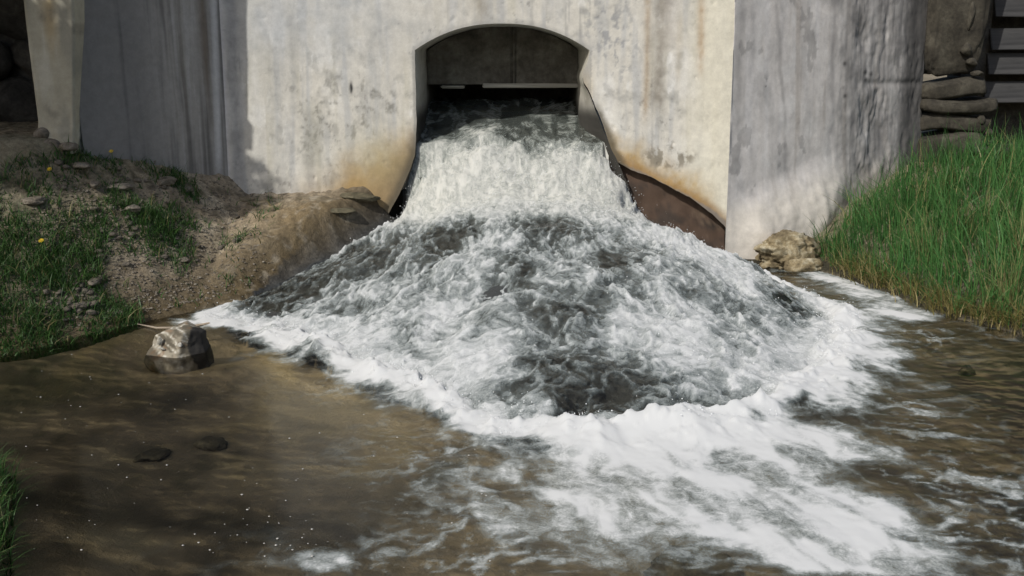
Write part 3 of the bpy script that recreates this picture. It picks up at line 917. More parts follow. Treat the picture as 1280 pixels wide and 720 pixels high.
# right of the opening
sp = np.linspace(0, 1, 125)
T_, S_ = np.meshgrid(tp, sp, indexing='ij')
u0 = lerp(0.95, XR_END, S_)
zb = low_right(u0)
Z = lerp(zb, SPRING, T_)
U = lerp(jamb_right(Z), XR_END, S_)
Z = np.maximum(Z, lerp(low_right(U), SPRING, T_ ** 1.0))
patches.append((U, Z))
# above
uu = np.concatenate([np.linspace(XL_END, -0.93, 110, endpoint=False), np.linspace(-0.93, 0.74, 110, endpoint=False), np.linspace(0.74, XR_END, 86)])
tt = np.concatenate([np.linspace(0, 0.13, 45, endpoint=False), np.linspace(0.13, 1, 30)])
T_, U = np.meshgrid(tt, uu, indexing='ij')
zl = np.where((U > -0.93) & (U < 0.74), arch_z(U), SPRING)
Z = lerp(zl, TOPZ, T_)
patches.append((U, Z))
Vs, Fs, As = [], [], []
off = 0
for U, Z in patches:
    V, F, xx, zz = quad_patch(U, Z)
    Vs.append(V); Fs.append(F + off); As.append(front_albedo(xx, zz)); off += len(V)
# jambs and soffit, running back from the edge of the opening
zz1 = np.linspace(0.75, SPRING, 70)
prof = [(jamb_left(z), z) for z in zz1] + [(xx_, float(arch_z(xx_))) for xx_ in np.linspace(-0.93, 0.74, 60)[1:-1]] + [(jamb_right(z), z) for z in zz1[::-1]]
prof = np.array([(float(a), float(b_)) for a, b_ in prof])
deps = np.array([0.0, 0.02, 0.06, 0.12, 0.2, 0.3, 0.42, 0.55, 0.7, 0.85, 1.0, 1.3, 1.8, 2.4])
rows = []
for dpt in deps:
    q = prof.copy()
    k = sstep(0, 1.0, np.array([dpt]))[0]
    tgt = np.clip(q[:, 0], -0.905, 0.70)
    q[:, 0] = lerp(q[:, 0], tgt, min(1, dpt / 0.55))
    yy = front_y(q[:, 0], q[:, 1]) if dpt == 0 else wall_lean(q[:, 1]) + dpt
    nzs = 0.012 * fbm(q[:, 0] * 6 + dpt * 9, q[:, 1] * 6, 12.5, 3) * (dpt > 0)
    rows.append(np.stack([q[:, 0] + nzs, yy if dpt == 0 else np.maximum(yy, front_y(prof[:, 0], prof[:, 1]) + dpt * 0.8), q[:, 1] + nzs], 1))
V = np.concatenate(rows)
F = grid_faces(len(prof), len(deps))
jc = np.tile(np.array([0.46, 0.44, 0.385]), (len(V), 1))
mo = fbm(V[:, 1] * 4 + V[:, 0], V[:, 2] * 4, 13.5, 4)
jc = mixc(jc, (0.24, 0.22, 0.18), sstep(0, 0.5, mo) * 0.7)
jc = mixc(jc, (0.42, 0.40, 0.33), sstep(0.3, 0.6, V[:, 0]) * sstep(1.55, 1.75, V[:, 2]) * 0.7)
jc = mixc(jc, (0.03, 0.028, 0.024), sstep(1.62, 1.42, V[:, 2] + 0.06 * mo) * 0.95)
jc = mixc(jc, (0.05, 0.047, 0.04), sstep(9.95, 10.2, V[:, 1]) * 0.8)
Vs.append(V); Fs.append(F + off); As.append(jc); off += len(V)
wall = empty('outlet_wall', (0, 9.05, 0.6))
tag(wall, 'pale stained concrete wall with the arched culvert opening', 'wall')


def child(name, me, parent):
    """world-space mesh parented under a thing that stands somewhere"""
    o = link(name, me, parent)
    o.matrix_parent_inverse = Matrix.Translation(-Vector(parent.location)) if parent.rotation_euler.z == 0 else parent.matrix_basis.inverted()
    return o


child('front_face', make_mesh('front_face', np.concatenate(Vs), np.concatenate(Fs), M_wall, True, None, {'albedo': np.concatenate(As)}), wall)

# dark undercut foundation to the right of the opening
sx = np.linspace(0.72, XR_END + 0.02, 90); ts = np.linspace(0, 1, 24)
T_, U = np.meshgrid(ts, sx, indexing='ij')
ztop = np.interp(U, EDGE_X, EDGE_Z) + 0.05
Z = lerp(ztop, -0.25, T_)
xx, zz = U.ravel(), Z.ravel()
tv = T_.ravel()
Yf = 9.0 + 0.13 - 0.10 * tv + 0.05 * fbm(xx * 3, zz * 4, 14.5, 4) - 0.05 * sstep(0.5, 1, tv)
Yf = Yf - 0.04 * sstep(0.35, 0.45, tv + 0.05 * fbm(xx * 5, zz, 3.5, 2))
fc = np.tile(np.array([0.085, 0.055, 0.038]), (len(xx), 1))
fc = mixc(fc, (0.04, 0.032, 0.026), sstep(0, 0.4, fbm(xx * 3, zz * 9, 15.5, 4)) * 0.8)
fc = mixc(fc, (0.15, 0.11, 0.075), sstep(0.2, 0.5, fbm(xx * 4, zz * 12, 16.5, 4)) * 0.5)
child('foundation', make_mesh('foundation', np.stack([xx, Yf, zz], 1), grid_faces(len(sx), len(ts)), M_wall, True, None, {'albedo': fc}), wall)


# ---- the receding right face, its battered toe
RF0 = np.array([XR_END, 9.0]); RF1 = np.array([4.62, 10.44])
RFL = float(np.linalg.norm(RF1 - RF0)); RFD = (RF1 - RF0) / RFL; RFN = np.array([RFD[1], -RFD[0]])


def rf_albedo(a, zz):
    c = np.tile(np.array([0.57, 0.54, 0.51]), (len(a), 1))
    ver = fbm(a * 7, zz * 0.5, 31.5, 4); ver2 = fbm(a * 16, zz * 1.0, 32.5, 4); mot = fbm(a * 4, zz * 3, 33.5, 5); fin = fbm(a * 18, zz * 12, 34.5, 4)
    c = mixc(c, (0.64, 0.62, 0.605), sstep(0, 0.5, ver) * 0.6)
    c = mixc(c, (0.36, 0.345, 0.34), sstep(0.05, 0.5, ver2) * 0.22)
    c = mixc(c, (0.33, 0.32, 0.31), sstep(0.05, 0.5, mot) * 0.5)
    c = mixc(c, (0.24, 0.23, 0.22), sstep(0.27, 0.31, fbm(a * 4, zz * 3, 37.5, 6)) * 0.5)
    c = mixc(c, (0.66, 0.645, 0.62), sstep(0.15, 0.5, -mot) * 0.45)
    c = mixc(c, (0.33, 0.29, 0.25), sstep(0.1, 0.5, -ver) * 0.5)
    # dark weathered end
    dk = sstep(1.35, 1.75, a + 0.12 * ver + 0.1 * mot)
    c = mixc(c, (0.13, 0.125, 0.12), dk * np.clip(0.62 + 0.5 * ver2 + 0.3 * mot, 0, 1))
    dk2 = sstep(2.45, 2.62, a + 0.05 * ver)
    c = mixc(c, (0.05, 0.048, 0.046), dk2 * 0.8)
    for a0, w, k in ((0.12, 0.05, 0.45), (0.32, 0.035, 0.3), (0.62, 0.03, 0.5), (0.95, 0.06, 0.35), (1.42, 0.05, 0.75), (1.75, 0.04, 0.5), (2.2, 0.05, 0.6)):
        s_ = np.exp(-((a - a0 - 0.12 * (2.6 - zz) * (0.9 if a0 in (0.62, 0.95) else 0.15) - 0.05 * fbm(zz * 1.6, 0 * zz + a0 * 7, 35.5, 3)) / (w * (1 + 0.6 * mot))) ** 2) * sstep(0.5, 1.5, zz + 0.5 * mot) * np.clip(0.6 + 1.2 * fbm(a * 3, zz * 2.2, 36.5, 3), 0, 1)
        c = mixc(c, (0.2, 0.19, 0.185), s_ * k)
    c = mixc(c, (0.17, 0.165, 0.16), np.exp(-((a - 0.5) / 0.06) ** 2 - ((zz - 1.75) / 0.1) ** 2) * sstep(0, .3, fin) * 0.8)
    c = mixc(c, (0.33, 0.29, 0.22), sstep(1.0, 0.6, zz + 0.1 * mot) * sstep(1.6, 2.2, a) * 0.5)
    c = mixc(c, (0.58, 0.54, 0.47), sstep(0.25, -0.05, zz - 0.42 - 0.22 * a + 0.12 * mot + 0.05 * fin) * sstep(1.9, 1.3, a) * 0.8)
    for a0, z0 in ((1.93, 1.86), (1.95, 1.78), (2.02, 1.84), (1.6, 1.95), (1.62, 1.62)):
        c = mixc(c, (0.03, 0.03, 0.03), np.exp(-((a - a0) / 0.03) ** 2 - ((zz - z0) / 0.025) ** 2) * 0.9)
    return np.clip(c, 0.01, 0.8)


aa = np.linspace(0, RFL, 230); zt = np.concatenate([np.linspace(0.05, 3.0, 170, endpoint=False), np.linspace(3.0, TOPZ, 20)])
ZZ, AA = np.meshgrid(zt, aa, indexing='ij')
a_ = AA.ravel(); z_ = ZZ.ravel()
def rf_off(a_, z_):
    rough_end = sstep(1.3, 1.9, a_)
    o_ = -0.06 * (z_ - 0.6) + 0.02 * fbm(a_ * 1.3, z_ * 1.3, 41.5, 3) + (0.003 + 0.010 * rough_end) * fbm(a_ * 5, z_ * 3.5, 42.5, 3) + (0.001 + 0.003 * rough_end) * fbm(a_ * 22, z_ * 18, 43.5, 3)
    o_ -= rough_end * 0.03 * sstep(0.0, 0.5, fbm(a_ * 3.2, z_ * 1.6, 44.5, 4))
    o_ = o_ + (0.17 + 0.05 * fbm(a_ * 3, z_ * 3, 45.5, 3)) * sstep(0.30, -0.30, z_ - 0.42 - 0.24 * a_ + 0.05 * fbm(a_ * 2.5, z_ * 2, 46.5, 3)) * sstep(1.9, 1.2, a_) * sstep(0.0, 0.4, a_)
    return o_ - 0.014 * np.exp(-((z_ - 1.74) / 0.035) ** 2) * sstep(1.9, 2.0, a_)


o_ = rf_off(a_, z_)
# meet the front face exactly on the corner
blend = sstep(0.0, 0.06, a_)
px_ = RF0[0] + RFD[0] * a_ + RFN[0] * o_ * blend
py_ = RF0[1] + RFD[1] * a_ + RFN[1] * o_ * blend
cy_ = front_y(np.full_like(z_, XR_END), z_)
py_ = py_ + (cy_ - 9.0) * (1 - blend)
child('side_face', make_mesh('side_face', np.stack([px_, py_, z_], 1), grid_faces(len(aa), len(zt)), M_wall, True, None, {'albedo': rf_albedo(a_, z_)}), wall)

# ---- left wing, splayed towards the camera and turned away from the sun
LW0 = np.array([XL_END, 9.0]); LW1 = np.array([-3.68, 7.96])
LWL = float(np.linalg.norm(LW1 - LW0)); LWD = (LW1 - LW0) / LWL; LWN = np.array([-LWD[1], LWD[0]])
if LWN[1] > 0: LWN = -LWN
aa = np.linspace(0, LWL, 150); zt = np.concatenate([np.linspace(0.2, 3.0, 160, endpoint=False), np.linspace(3.0, TOPZ, 20)])
ZZ, AA = np.meshgrid(zt, aa, indexing='ij')
a_ = AA.ravel(); z_ = ZZ.ravel()
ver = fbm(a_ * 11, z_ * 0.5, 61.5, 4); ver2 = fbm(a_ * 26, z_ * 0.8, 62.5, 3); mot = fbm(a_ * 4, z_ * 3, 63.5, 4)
lc = np.tile(np.array([0.31, 0.295, 0.275]), (len(a_), 1))  # wing base darker than the other faces, deepening its shade by colour
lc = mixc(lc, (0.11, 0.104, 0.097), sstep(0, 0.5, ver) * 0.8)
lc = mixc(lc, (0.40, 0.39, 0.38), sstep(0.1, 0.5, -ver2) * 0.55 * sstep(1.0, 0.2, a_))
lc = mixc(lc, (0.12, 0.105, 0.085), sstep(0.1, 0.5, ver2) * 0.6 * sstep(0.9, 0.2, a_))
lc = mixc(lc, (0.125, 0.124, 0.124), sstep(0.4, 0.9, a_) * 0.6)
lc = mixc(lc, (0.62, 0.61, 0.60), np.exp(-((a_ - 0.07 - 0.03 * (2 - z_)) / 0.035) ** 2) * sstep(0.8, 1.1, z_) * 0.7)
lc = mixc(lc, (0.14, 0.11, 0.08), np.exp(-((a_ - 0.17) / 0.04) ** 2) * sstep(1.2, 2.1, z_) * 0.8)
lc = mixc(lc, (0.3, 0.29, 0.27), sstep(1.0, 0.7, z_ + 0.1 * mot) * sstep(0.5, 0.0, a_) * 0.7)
o_ = -0.05 * (z_ - 0.6) * 0 + 0.018 * fbm(a_ * 2, z_ * 1.5, 64.5, 3) + 0.002 * fbm(a_ * 9, z_ * 4, 65.5, 3)
bl = sstep(0, 0.06, a_)
px_ = LW0[0] + LWD[0] * a_ + LWN[0] * o_ * bl
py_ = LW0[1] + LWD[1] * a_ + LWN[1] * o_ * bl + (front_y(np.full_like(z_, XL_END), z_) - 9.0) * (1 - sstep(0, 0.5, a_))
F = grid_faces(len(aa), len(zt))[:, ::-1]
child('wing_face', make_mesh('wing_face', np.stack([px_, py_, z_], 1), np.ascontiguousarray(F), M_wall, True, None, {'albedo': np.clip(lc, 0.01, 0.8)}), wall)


# coping / top of wall and back so that the masonry has thickness
def box_mesh(name, x0, x1, y0, y1, z0, z1, mat, bevel=0.0, jit=0.0, seed=0):
    import bmesh
    bm = bmesh.new()
    bmesh.ops.create_cube(bm, size=1.0)
    for v in bm.verts:
        v.co = Vector(((x0 + x1) / 2 + v.co.x * (x1 - x0), (y0 + y1) / 2 + v.co.y * (y1 - y0), (z0 + z1) / 2 + v.co.z * (z1 - z0)))
    if bevel:
        bmesh.ops.bevel(bm, geom=list(bm.edges), offset=bevel, segments=2, affect='EDGES')
    if jit:
        rr = random.Random(seed)
        for v in bm.verts:
            v.co += Vector((rr.uniform(-jit, jit), rr.uniform(-jit, jit), rr.uniform(-jit, jit)))
    me = bpy.data.meshes.new(name)
    bm.to_mesh(me); bm.free()
    me.materials.append(mat)
    return me


M_plain = stone_mat('plain_concrete', (0.25, 0.24, 0.21), (0.36, 0.345, 0.3), (0.44, 0.42, 0.37), 4)
me = bpy.data.meshes.new('wall_top')
tp_ = [(-3.72, 8.02), (XL_END, 9.44), (XR_END, 9.44), (4.45, 10.75), (4.45, 13.0), (-3.72, 13.0)]
me.from_pydata([(a, b_, TOPZ) for a, b_ in tp_], [], [list(range(6))]); me.materials.append(M_plain)
child('wall_top', me, wall)

# tunnel roof/back so no daylight leaks in behind the gate
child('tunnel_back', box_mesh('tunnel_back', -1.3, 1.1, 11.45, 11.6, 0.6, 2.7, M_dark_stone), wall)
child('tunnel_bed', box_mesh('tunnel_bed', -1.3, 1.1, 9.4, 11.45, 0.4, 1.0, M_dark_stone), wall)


# ------------------------------------------------------------------ gate in the arch
gate = empty('sluice_gate', (CX, 10.0, 1.69))
tag(gate, 'dark grey gate closing the top of the arch above the rushing water', 'gate')


def gate_panel(x0, x1, seed):
    n = 26; k = 12
    xs = np.linspace(x0, x1, n); t = np.linspace(0, 1, k)
    T_, X_ = np.meshgrid(t, xs, indexing='ij')
    q = np.clip((X_ - CX) / 0.83, -1, 1)
    top = 2.06 + 0.265 * (1 - np.abs(q) ** 2.3)
    Zp = lerp(1.735, top, T_)
    y0 = 10.0 + 0.012 * fbm(X_ * 5, Zp * 5, seed + 0.5, 3)
    e = np.minimum(np.minimum(X_ - x0, x1 - X_), 0.02) / 0.02
    y0 = y0 + 0.02 * (1 - e)
    Vf = np.stack([X_.ravel(), y0.ravel(), Zp.ravel()], 1)
    Vb = Vf.copy(); Vb[:, 1] = 10.10
    F = [tuple(f) for f in grid_faces(n, k)]
    F += [tuple(reversed([i + n * k for i in f])) for f in grid_faces(n, k)]
    ring = list(range(n)) + [i * n + n - 1 for i in range(1, k)] + [(k - 1) * n + i for i in range(n - 2, -1, -1)] + [i * n for i in range(k - 2, 0, -1)]
    for i in range(len(ring)):
        a, b_ = ring[i], ring[(i + 1) % len(ring)]
        F.append((b_, a, a + n * k, b_ + n * k))
    return make_mesh('panel', np.concatenate([Vf, Vb]), F, M_gate, False)


child('panel', gate_panel(-0.905, 0.012, 1), gate)
child('panel', gate_panel(0.024, 0.72, 2), gate)
child('bottom_rail', box_mesh('bottom_rail', -0.31, 0.7, 9.955, 10.06, 1.70, 1.742, M_rail, 0.008, 0.004, 3), gate)
o = child('broken_rail', box_mesh('broken_rail', -0.75, -0.50, 9.96, 10.05, 1.695, 1.725, M_rail, 0.008, 0.007, 5), gate)
child('brace', box_mesh('brace', 0.011, 0.028, 9.972, 9.992, 1.745, 2.30, M_gate, 0.004), gate)


# ------------------------------------------------------------------ stones
def icosphere(sub):
    import bmesh
    bm = bmesh.new(); bmesh.ops.create_icosphere(bm, subdivisions=sub, radius=1.0)
    V = np.array([v.co[:] for v in bm.verts]); F = np.array([[v.index for v in f.verts] for f in bm.faces])
    bm.free()
    return V, F


ICO = {k: icosphere(k) for k in (2, 3, 4, 5)}


def rock_mesh(seed, size, sub=3, facets=9, rough=0.08, mat=None, soft=0.0, smooth=True, name='rock', crack=0.0):
    V, F = ICO[sub]
    rr = np.random.default_rng(seed)
    nrm = rr.normal(size=(facets, 3)); nrm /= np.linalg.norm(nrm, axis=1)[:, None]
    d = rr.uniform(0.62, 0.95, facets)
    dots = V @ nrm.T
    lim = np.where(dots > 0.05, d / np.maximum(dots, 0.05), 9).min(1)
    rad = np.minimum(1.0, lim)
    rad = lerp(rad, 1.0, soft)
    n = fbm(V[:, 0] * 1.7 + seed, V[:, 1] * 1.7, V[:, 2] * 1.7 + 0.37, 4) * rough + fbm(V[:, 0] * 6 + seed, V[:, 1] * 6, V[:, 2] * 6 + 0.37, 3) * rough * 0.35
    if crack:
        n = n - crack * sstep(0.62, 0.9, ridged(V[:, 0] * 1.6 + seed, V[:, 2] * 2.6 + 0.5 * V[:, 1], 5.5, 3)) + crack * 0.5 * fbm(V[:, 0] * 9 + seed, V[:, 1] * 9, V[:, 2] * 9 + .3, 3)
    P = V * (rad + n)[:, None] * np.asarray(size)[None]
    return make_mesh(name, P, F, mat, smooth)


def rock(name, px, py, size, seed, mat, label=None, cat='rock', group=None, sub=3, facets=9, rough=0.08, sink=0.35, rz=0.0, base=None, soft=0.0, smooth=True, tilt=0.0, crack=0.0):
    c = at(px, py) if base is None else np.asarray(base, float)
    o = link(name, rock_mesh(seed, size, sub, facets, rough, mat, soft, smooth, name, crack))
    o.location = (c[0], c[1], c[2] + size[2] * (1 - 2 * sink))
    o.rotation_euler = (tilt, 0, rz)
    if label:
        tag(o, label, cat, group)
    return o


# the pale streaked rock standing in the shallows
c = on_z(222, 448, -0.02)
rk = empty('streaked_rock', (c[0], c[1] + 0.12, -0.06))
tag(rk, 'angular dark rock with pale broken streaks standing in the shallow pool', 'rock')
V, F = ICO[5]
rr = np.random.default_rng(21)
nrm = np.array([(-0.35, -0.9, 0.35), (0.75, -0.62, 0.1), (1, 0.1, 0), (-1, 0.1, 0.2), (0, 1, 0), (0.05, -0.15, 1), (-0.5, 0.1, 0.85), (0.6, 0.2, 0.8)], float)
nrm /= np.linalg.norm(nrm, axis=1)[:, None]
d = np.array([0.7, 0.62, 0.66, 0.8, 0.75, 0.72, 0.72, 0.74])
dots = V @ nrm.T
rad = np.minimum(1.2, np.where(dots > 0.05, d / np.maximum(dots, 0.05), 9).min(1))
lay = ridged(V[:, 0] * 2.2 + V[:, 2] * 2.6, V[:, 1] * 2 - V[:, 2] * 2.0, 3.5, 3)
rad = rad + 0.04 * (lay - 0.6) * (V[:, 0] < 0.45) + 0.03 * fbm(V[:, 0] * 5, V[:, 1] * 5, V[:, 2] * 5, 4)
P = V * rad[:, None] * np.array([0.22, 0.17, 0.17]) * (1 + 0.4 * np.maximum(0, -V[:, 2:3])) + np.array([0, 0, 0.115])
sc_ = np.tile(np.array([0.11, 0.095, 0.068]), (len(V), 1))
lay2 = ridged(V[:, 0] * 2.6 + V[:, 2] * 3.2 + 3, V[:, 2] * 2.2 - V[:, 1] * 2.0, 9.5, 3)
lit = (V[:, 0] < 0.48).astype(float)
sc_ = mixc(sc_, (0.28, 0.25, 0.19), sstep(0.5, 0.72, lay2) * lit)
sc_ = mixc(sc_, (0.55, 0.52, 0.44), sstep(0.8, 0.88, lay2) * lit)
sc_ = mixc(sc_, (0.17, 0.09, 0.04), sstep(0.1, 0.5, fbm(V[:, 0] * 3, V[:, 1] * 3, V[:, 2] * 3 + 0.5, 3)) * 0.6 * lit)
sc_ = mixc(sc_, (0.035, 0.032, 0.028), 1 - lit)  # side turned from the sun is darkened in the colour itself
link('stone', make_mesh('stone', P, F, M_wall, True, None, {'albedo': sc_}), rk)
for k, (dx, dy, dz, sz, rz_, ry_) in enumerate(((-0.115, -0.115, 0.165, (0.02, 0.010, 0.035), 0.2, 0.15), (-0.10, -0.13, 0.115, (0.028, 0.010, 0.012), 0, 0.3), (0.03, -0.13, 0.14, (0.018, 0.010, 0.02), 0.4, 0.5))):
    o = link('pale_flake', rock_mesh(200 + k, sz, 2, 7, 0.1, M_pale_chip, 0, False, 'pale_flake'), rk)
    o.location = (dx, dy, dz); o.rotation_euler = (0, ry_, rz_)


# bleached stick lodged behind it
def tube(name, pts, radii, mat, seg=7):
    pts = np.asarray(pts, float); V = []; F = []
    for i, p in enumerate(pts):
        d_ = pts[min(i + 1, len(pts) - 1)] - pts[max(i - 1, 0)]
        d_ /= np.linalg.norm(d_) + 1e-9
        up = np.array([0, 0, 1.0]) if abs(d_[2]) < 0.9 else np.array([1.0, 0, 0])
        a = np.cross(d_, up); a /= np.linalg.norm(a); b_ = np.cross(d_, a)
        for k in range(seg):
            an = 2 * math.pi * k / seg
            V.append(p + radii[i] * (a * math.cos(an) + b_ * math.sin(an)))
    n = len(pts)
    for i in range(n - 1):
        for k in range(seg):
            k2 = (k + 1) % seg
            F.append((i * seg + k, i * seg + k2, (i + 1) * seg + k2, (i + 1) * seg + k))
    F.append(tuple(range(seg)))
    F.append(tuple(reversed(range((n - 1) * seg, n * seg))))
    return make_mesh(name, V, F, mat, True)


p0 = on_z(172, 405, 0.012); p1 = on_z(196, 410, 0.010); p2 = on_z(228, 410, 0.012); p3 = on_z(262, 404, 0.016)
tag(link('driftwood_stick', tube('driftwood_stick', [p0, p1, p2, p3], [0.004, 0.009, 0.011, 0.009], M_stick)), 'bleached stick lying in the shallows behind the streaked rock', 'stick')

# boulder at the wall corner
bl_c = on_y(988, 325, 8.78)
rock('boulder', 0, 0, (0.40, 0.26, 0.25), 31, M_lichen, 'yellowish eroded boulder tucked under the toe at the wall corner', sub=5, facets=16, rough=0.16, crack=0.16,
     base=(bl_c[0], 8.98, 0.10), sink=0.42, rz=0.3)
rock('boulder', 0, 0, (0.2, 0.14, 0.10), 33, M_lichen, 'smaller brown rock at the waterline in front of the yellowish boulder', sub=4, facets=10, rough=0.12, crack=0.12,
     base=(bl_c[0] + 0.12, 8.74, 0.03), sink=0.45, rz=0.1)
# slabs of the broken ledge at the foot of the wall, left of the opening
ledge = empty('rock_ledge', (-1.7, 8.85, 0.6))
tag(ledge, 'broken flat ledge of rock slabs along the wall foot left of the arch', 'ledge')
for k, (px, py, sx_, sy_, sz_, rz_, mt) in enumerate((
        (345, 252, 0.28, 0.13, 0.03, 0.05, M_ledge), (400, 250, 0.26, 0.14, 0.035, -0.05, M_ledge), (452, 244, 0.22, 0.13, 0.04, 0.15, M_bed_stone), (492, 236, 0.14, 0.12, 0.05, 0.3, M_bed_stone),
        (425, 262, 0.16, 0.10, 0.025, 0.2, M_bed_stone), (308, 247, 0.13, 0.10, 0.03, -0.2, M_ledge))):
    c = at(px, py)
    o = link('slab', rock_mesh(60 + k, (sx_, sy_, sz_), 4, 16, 0.13, mt, 0, True, 'slab'))
    o.location = (c[0], min(c[1], 8.93 - sy_ * 0.3), c[2] - sz_ * 0.35); o.rotation_euler = (0.10, 0.05, rz_)
    o.parent = ledge; o.matrix_parent_inverse = Matrix.Translation(-Vector(ledge.location))

# named stones on the left bank
for px, py, size, seed, lab in (
        (208, 228, (0.13, 0.08, 0.045), 71, 'flat pale grey stone by the foot of the shaded wing wall'),
        (100, 208, (0.14, 0.08, 0.035), 72, 'flat grey slab half sunk in the dark grass below the left pier'),
        (150, 236, (0.12, 0.07, 0.04), 73, 'flat beige stone among the grass in the middle of the left bank'),
        (118, 232, (0.08, 0.05, 0.035), 74, 'small beige stone just left of the flat beige stone in the grass'),
        (42, 254, (0.11, 0.07, 0.04), 75, 'pale stone at the left edge of the upper grass'),
        (235, 238, (0.07, 0.06, 0.05), 76, 'rounded grey stone where the wing wall meets the bare ochre slope'),
        (150, 186, (0.06, 0.05, 0.03), 77, 'small pale stone high on the bank below the wing wall'),
        (178, 192, (0.07, 0.05, 0.04), 78, 'broken grey stone against the dark foot of the wing wall'),
        (165, 262, (0.10, 0.08, 0.04), 79, 'sandy stone at the top of the bare earth'),
        (98, 385, (0.07, 0.05, 0.035), 80, 'reddish stone at the lower tip of the pebble patch'),
        (122, 352, (0.13, 0.06, 0.04), 81, 'long flat stone above the pebble patch at the grass edge'),
        (230, 325, (0.06, 0.045, 0.03), 82, 'ochre stone beside the wet run down to the cascade')):
    rock('bank_stone', px, py, size, seed, M_bank_stone, lab, 'stone', sub=4, facets=13, rough=0.16, sink=0.42, rz=seed * 1.3, crack=0.06)
k = 0
proto_pebbles = [rock_mesh(300 + i, (1, 0.8, 0.55), 2, 9, 0.1, M_bank_stone, 0, True, 'pebble') for i in range(5)]
clusters = (
    ([(random.gauss(105, 22), random.gauss(378, 15)) for _ in range(30)], 'small reddish pebble in the patch at the grass edge above the pool', 'pebbles in the patch at the grass edge'),
    ([(random.uniform(110, 300), random.uniform(262, 335)) for _ in range(30)], 'small loose pebble scattered over the bare ochre slope', 'pebbles on the bare ochre slope'),
    ([(random.uniform(60, 240), random.uniform(192, 245)) for _ in range(18)], 'small pale pebble in the shaded grass below the wing wall', 'pebbles in the shaded grass'))
for spots, lab, grp in clusters:
    for px, py in spots:
        c = at(px, py)
        if c[2] < 0.03:
            continue
        o = bpy.data.objects.new('pebble', proto_pebbles[k % 5]); k += 1
        s_ = random.uniform(0.018, 0.045)
        o.location = (c[0], c[1], c[2] + s_ * 0.2); o.scale = (s_, s_, s_); o.rotation_euler = (random.uniform(-.3, .3), random.uniform(-.3, .3), random.uniform(0, 6))
        col.objects.link(o)
        tag(o, lab, 'stone', grp)
# gravel
gp = []
while len(gp) < 2600:
    px, py = random.uniform(60, 330), random.uniform(225, 400)
    gp.append((px, py))
gp = np.array(gp)
GP = np.array([at(a, b_) for a, b_ in gp[:450]])
GP = np.concatenate([GP + rng.normal(0, [0.08, 0.08, 0], GP.shape) for _ in range(8)])
hh, sdd, _, _ = ground_height(GP[:, 0], GP[:, 1])
GP[:, 2] = hh + 0.002
GP = GP[sdd > 0.08]
S = (0.004 + 0.010 * rng.random(len(GP)) ** 2)[:, None] * np.array([1.2, 1.0, 0.7])
tag(link('gravel', scatter_mesh('gravel', GP, S, M_bank_stone, ico_v + rng.normal(0, 0.12, ico_v.shape), ico_f, False)), 'fine grit and gravel on the bare left bank', 'gravel', kind='stuff')

# stones lying on the bed
for px, py, size, seed, lab in (
        (262, 540, (0.10, 0.08, 0.04), 91, 'dark round stone under water in the middle of the brown pool'),
        (190, 552, (0.12, 0.07, 0.025), 92, 'dim weedy stone under water left of the round one'),
        (1210, 452, (0.09, 0.06, 0.07), 95, 'dark wet stone breaking the surface near the right bank'),
        (870, 705, (0.28, 0.2, 0.12), 96, 'broad brown stone showing through the foam at the bottom edge')):
    c = on_z(px, py, -0.1)
    g = gz(c[0], c[1])
    rock('bed_stone', px, py, size, seed, M_bed_stone, lab, 'stone', sub=4, facets=14, rough=0.26, sink=0.42, rz=seed, crack=0.1, base=(c[0], c[1], g if px != 870 else -0.19))

# ------------------------------------------------------------------ left: pier and dark recess
pier = empty('concrete_pier', (-3.82, 8.0, 1.3))
tag(pier, 'narrow sunlit concrete pier with a broken foot beside the dark recess', 'pier')
nz = 120; na = 60
zs = np.linspace(1.22, 3.2, nz); zs = np.concatenate([zs, np.linspace(3.3, TOPZ, 12)])
rings = []
for z in zs:
    wl, wr = -3.99, np.interp(z, [1.2, 1.6, 2.3, 2.7], [-3.72, -3.68, -3.60, -3.58])
    y0, y1 = 7.86 - 0.10 * (z < 1.5) * (1.5 - z), 8.5
    pts = []
    for t in np.linspace(0, 1, na, endpoint=False):
        per = t * 4
        if per < 1: p = (lerp(wl, wr, per), y0)
        elif per < 2: p = (wr, lerp(y0, y1, per - 1))
        elif per < 3: p = (lerp(wr, wl, per - 2), y1)
        else: p = (wl, lerp(y1, y0, per - 3))
        pts.append((p[0], p[1], z))
    rings.append(pts)
V = np.array(rings).reshape(-1, 3)
cx_ = np.array([-3.8, 8.15])
nrm2 = V[:, :2] - cx_; nrm2 /= np.linalg.norm(nrm2, axis=1)[:, None] + 1e-9
n_ = 0.007 * fbm(V[:, 0] * 5, V[:, 2] * 4, V[:, 1] * 5 + 0.3, 4) + 0.035 * fbm(V[:, 0] * 9, V[:, 2] * 9, V[:, 1] * 9 + 0.3, 3) * sstep(1.55, 1.3, V[:, 2])
V[:, :2] += nrm2 * n_[:, None]
nr = len(zs)
i = np.arange(nr * na).reshape(nr, na)
F = np.stack([i[:-1], np.roll(i[:-1], -1, 1), np.roll(i[1:], -1, 1), i[1:]], -1).reshape(-1, 4)
pc = np.tile(np.array([0.36, 0.335, 0.26]), (len(V), 1))
mo = fbm(V[:, 0] * 9, V[:, 2] * 1.2, 71.5, 4)
pc = mixc(pc, (0.42, 0.30, 0.14), np.exp(-((V[:, 0] + 3.80) / 0.05) ** 2) * sstep(1.9, 2.4, V[:, 2]) * 0.7)
pc = mixc(pc, (0.22, 0.215, 0.18), sstep(0.05, 0.5, mo) * 0.6)
pc = mixc(pc, (0.15, 0.14, 0.115), sstep(0.1, 0.5, fbm(V[:, 0] * 6, V[:, 2] * 4, 72.5, 5)) * 0.65)
pc = mixc(pc, (0.50, 0.48, 0.41), sstep(0.1, 0.4, -mo) * 0.5)
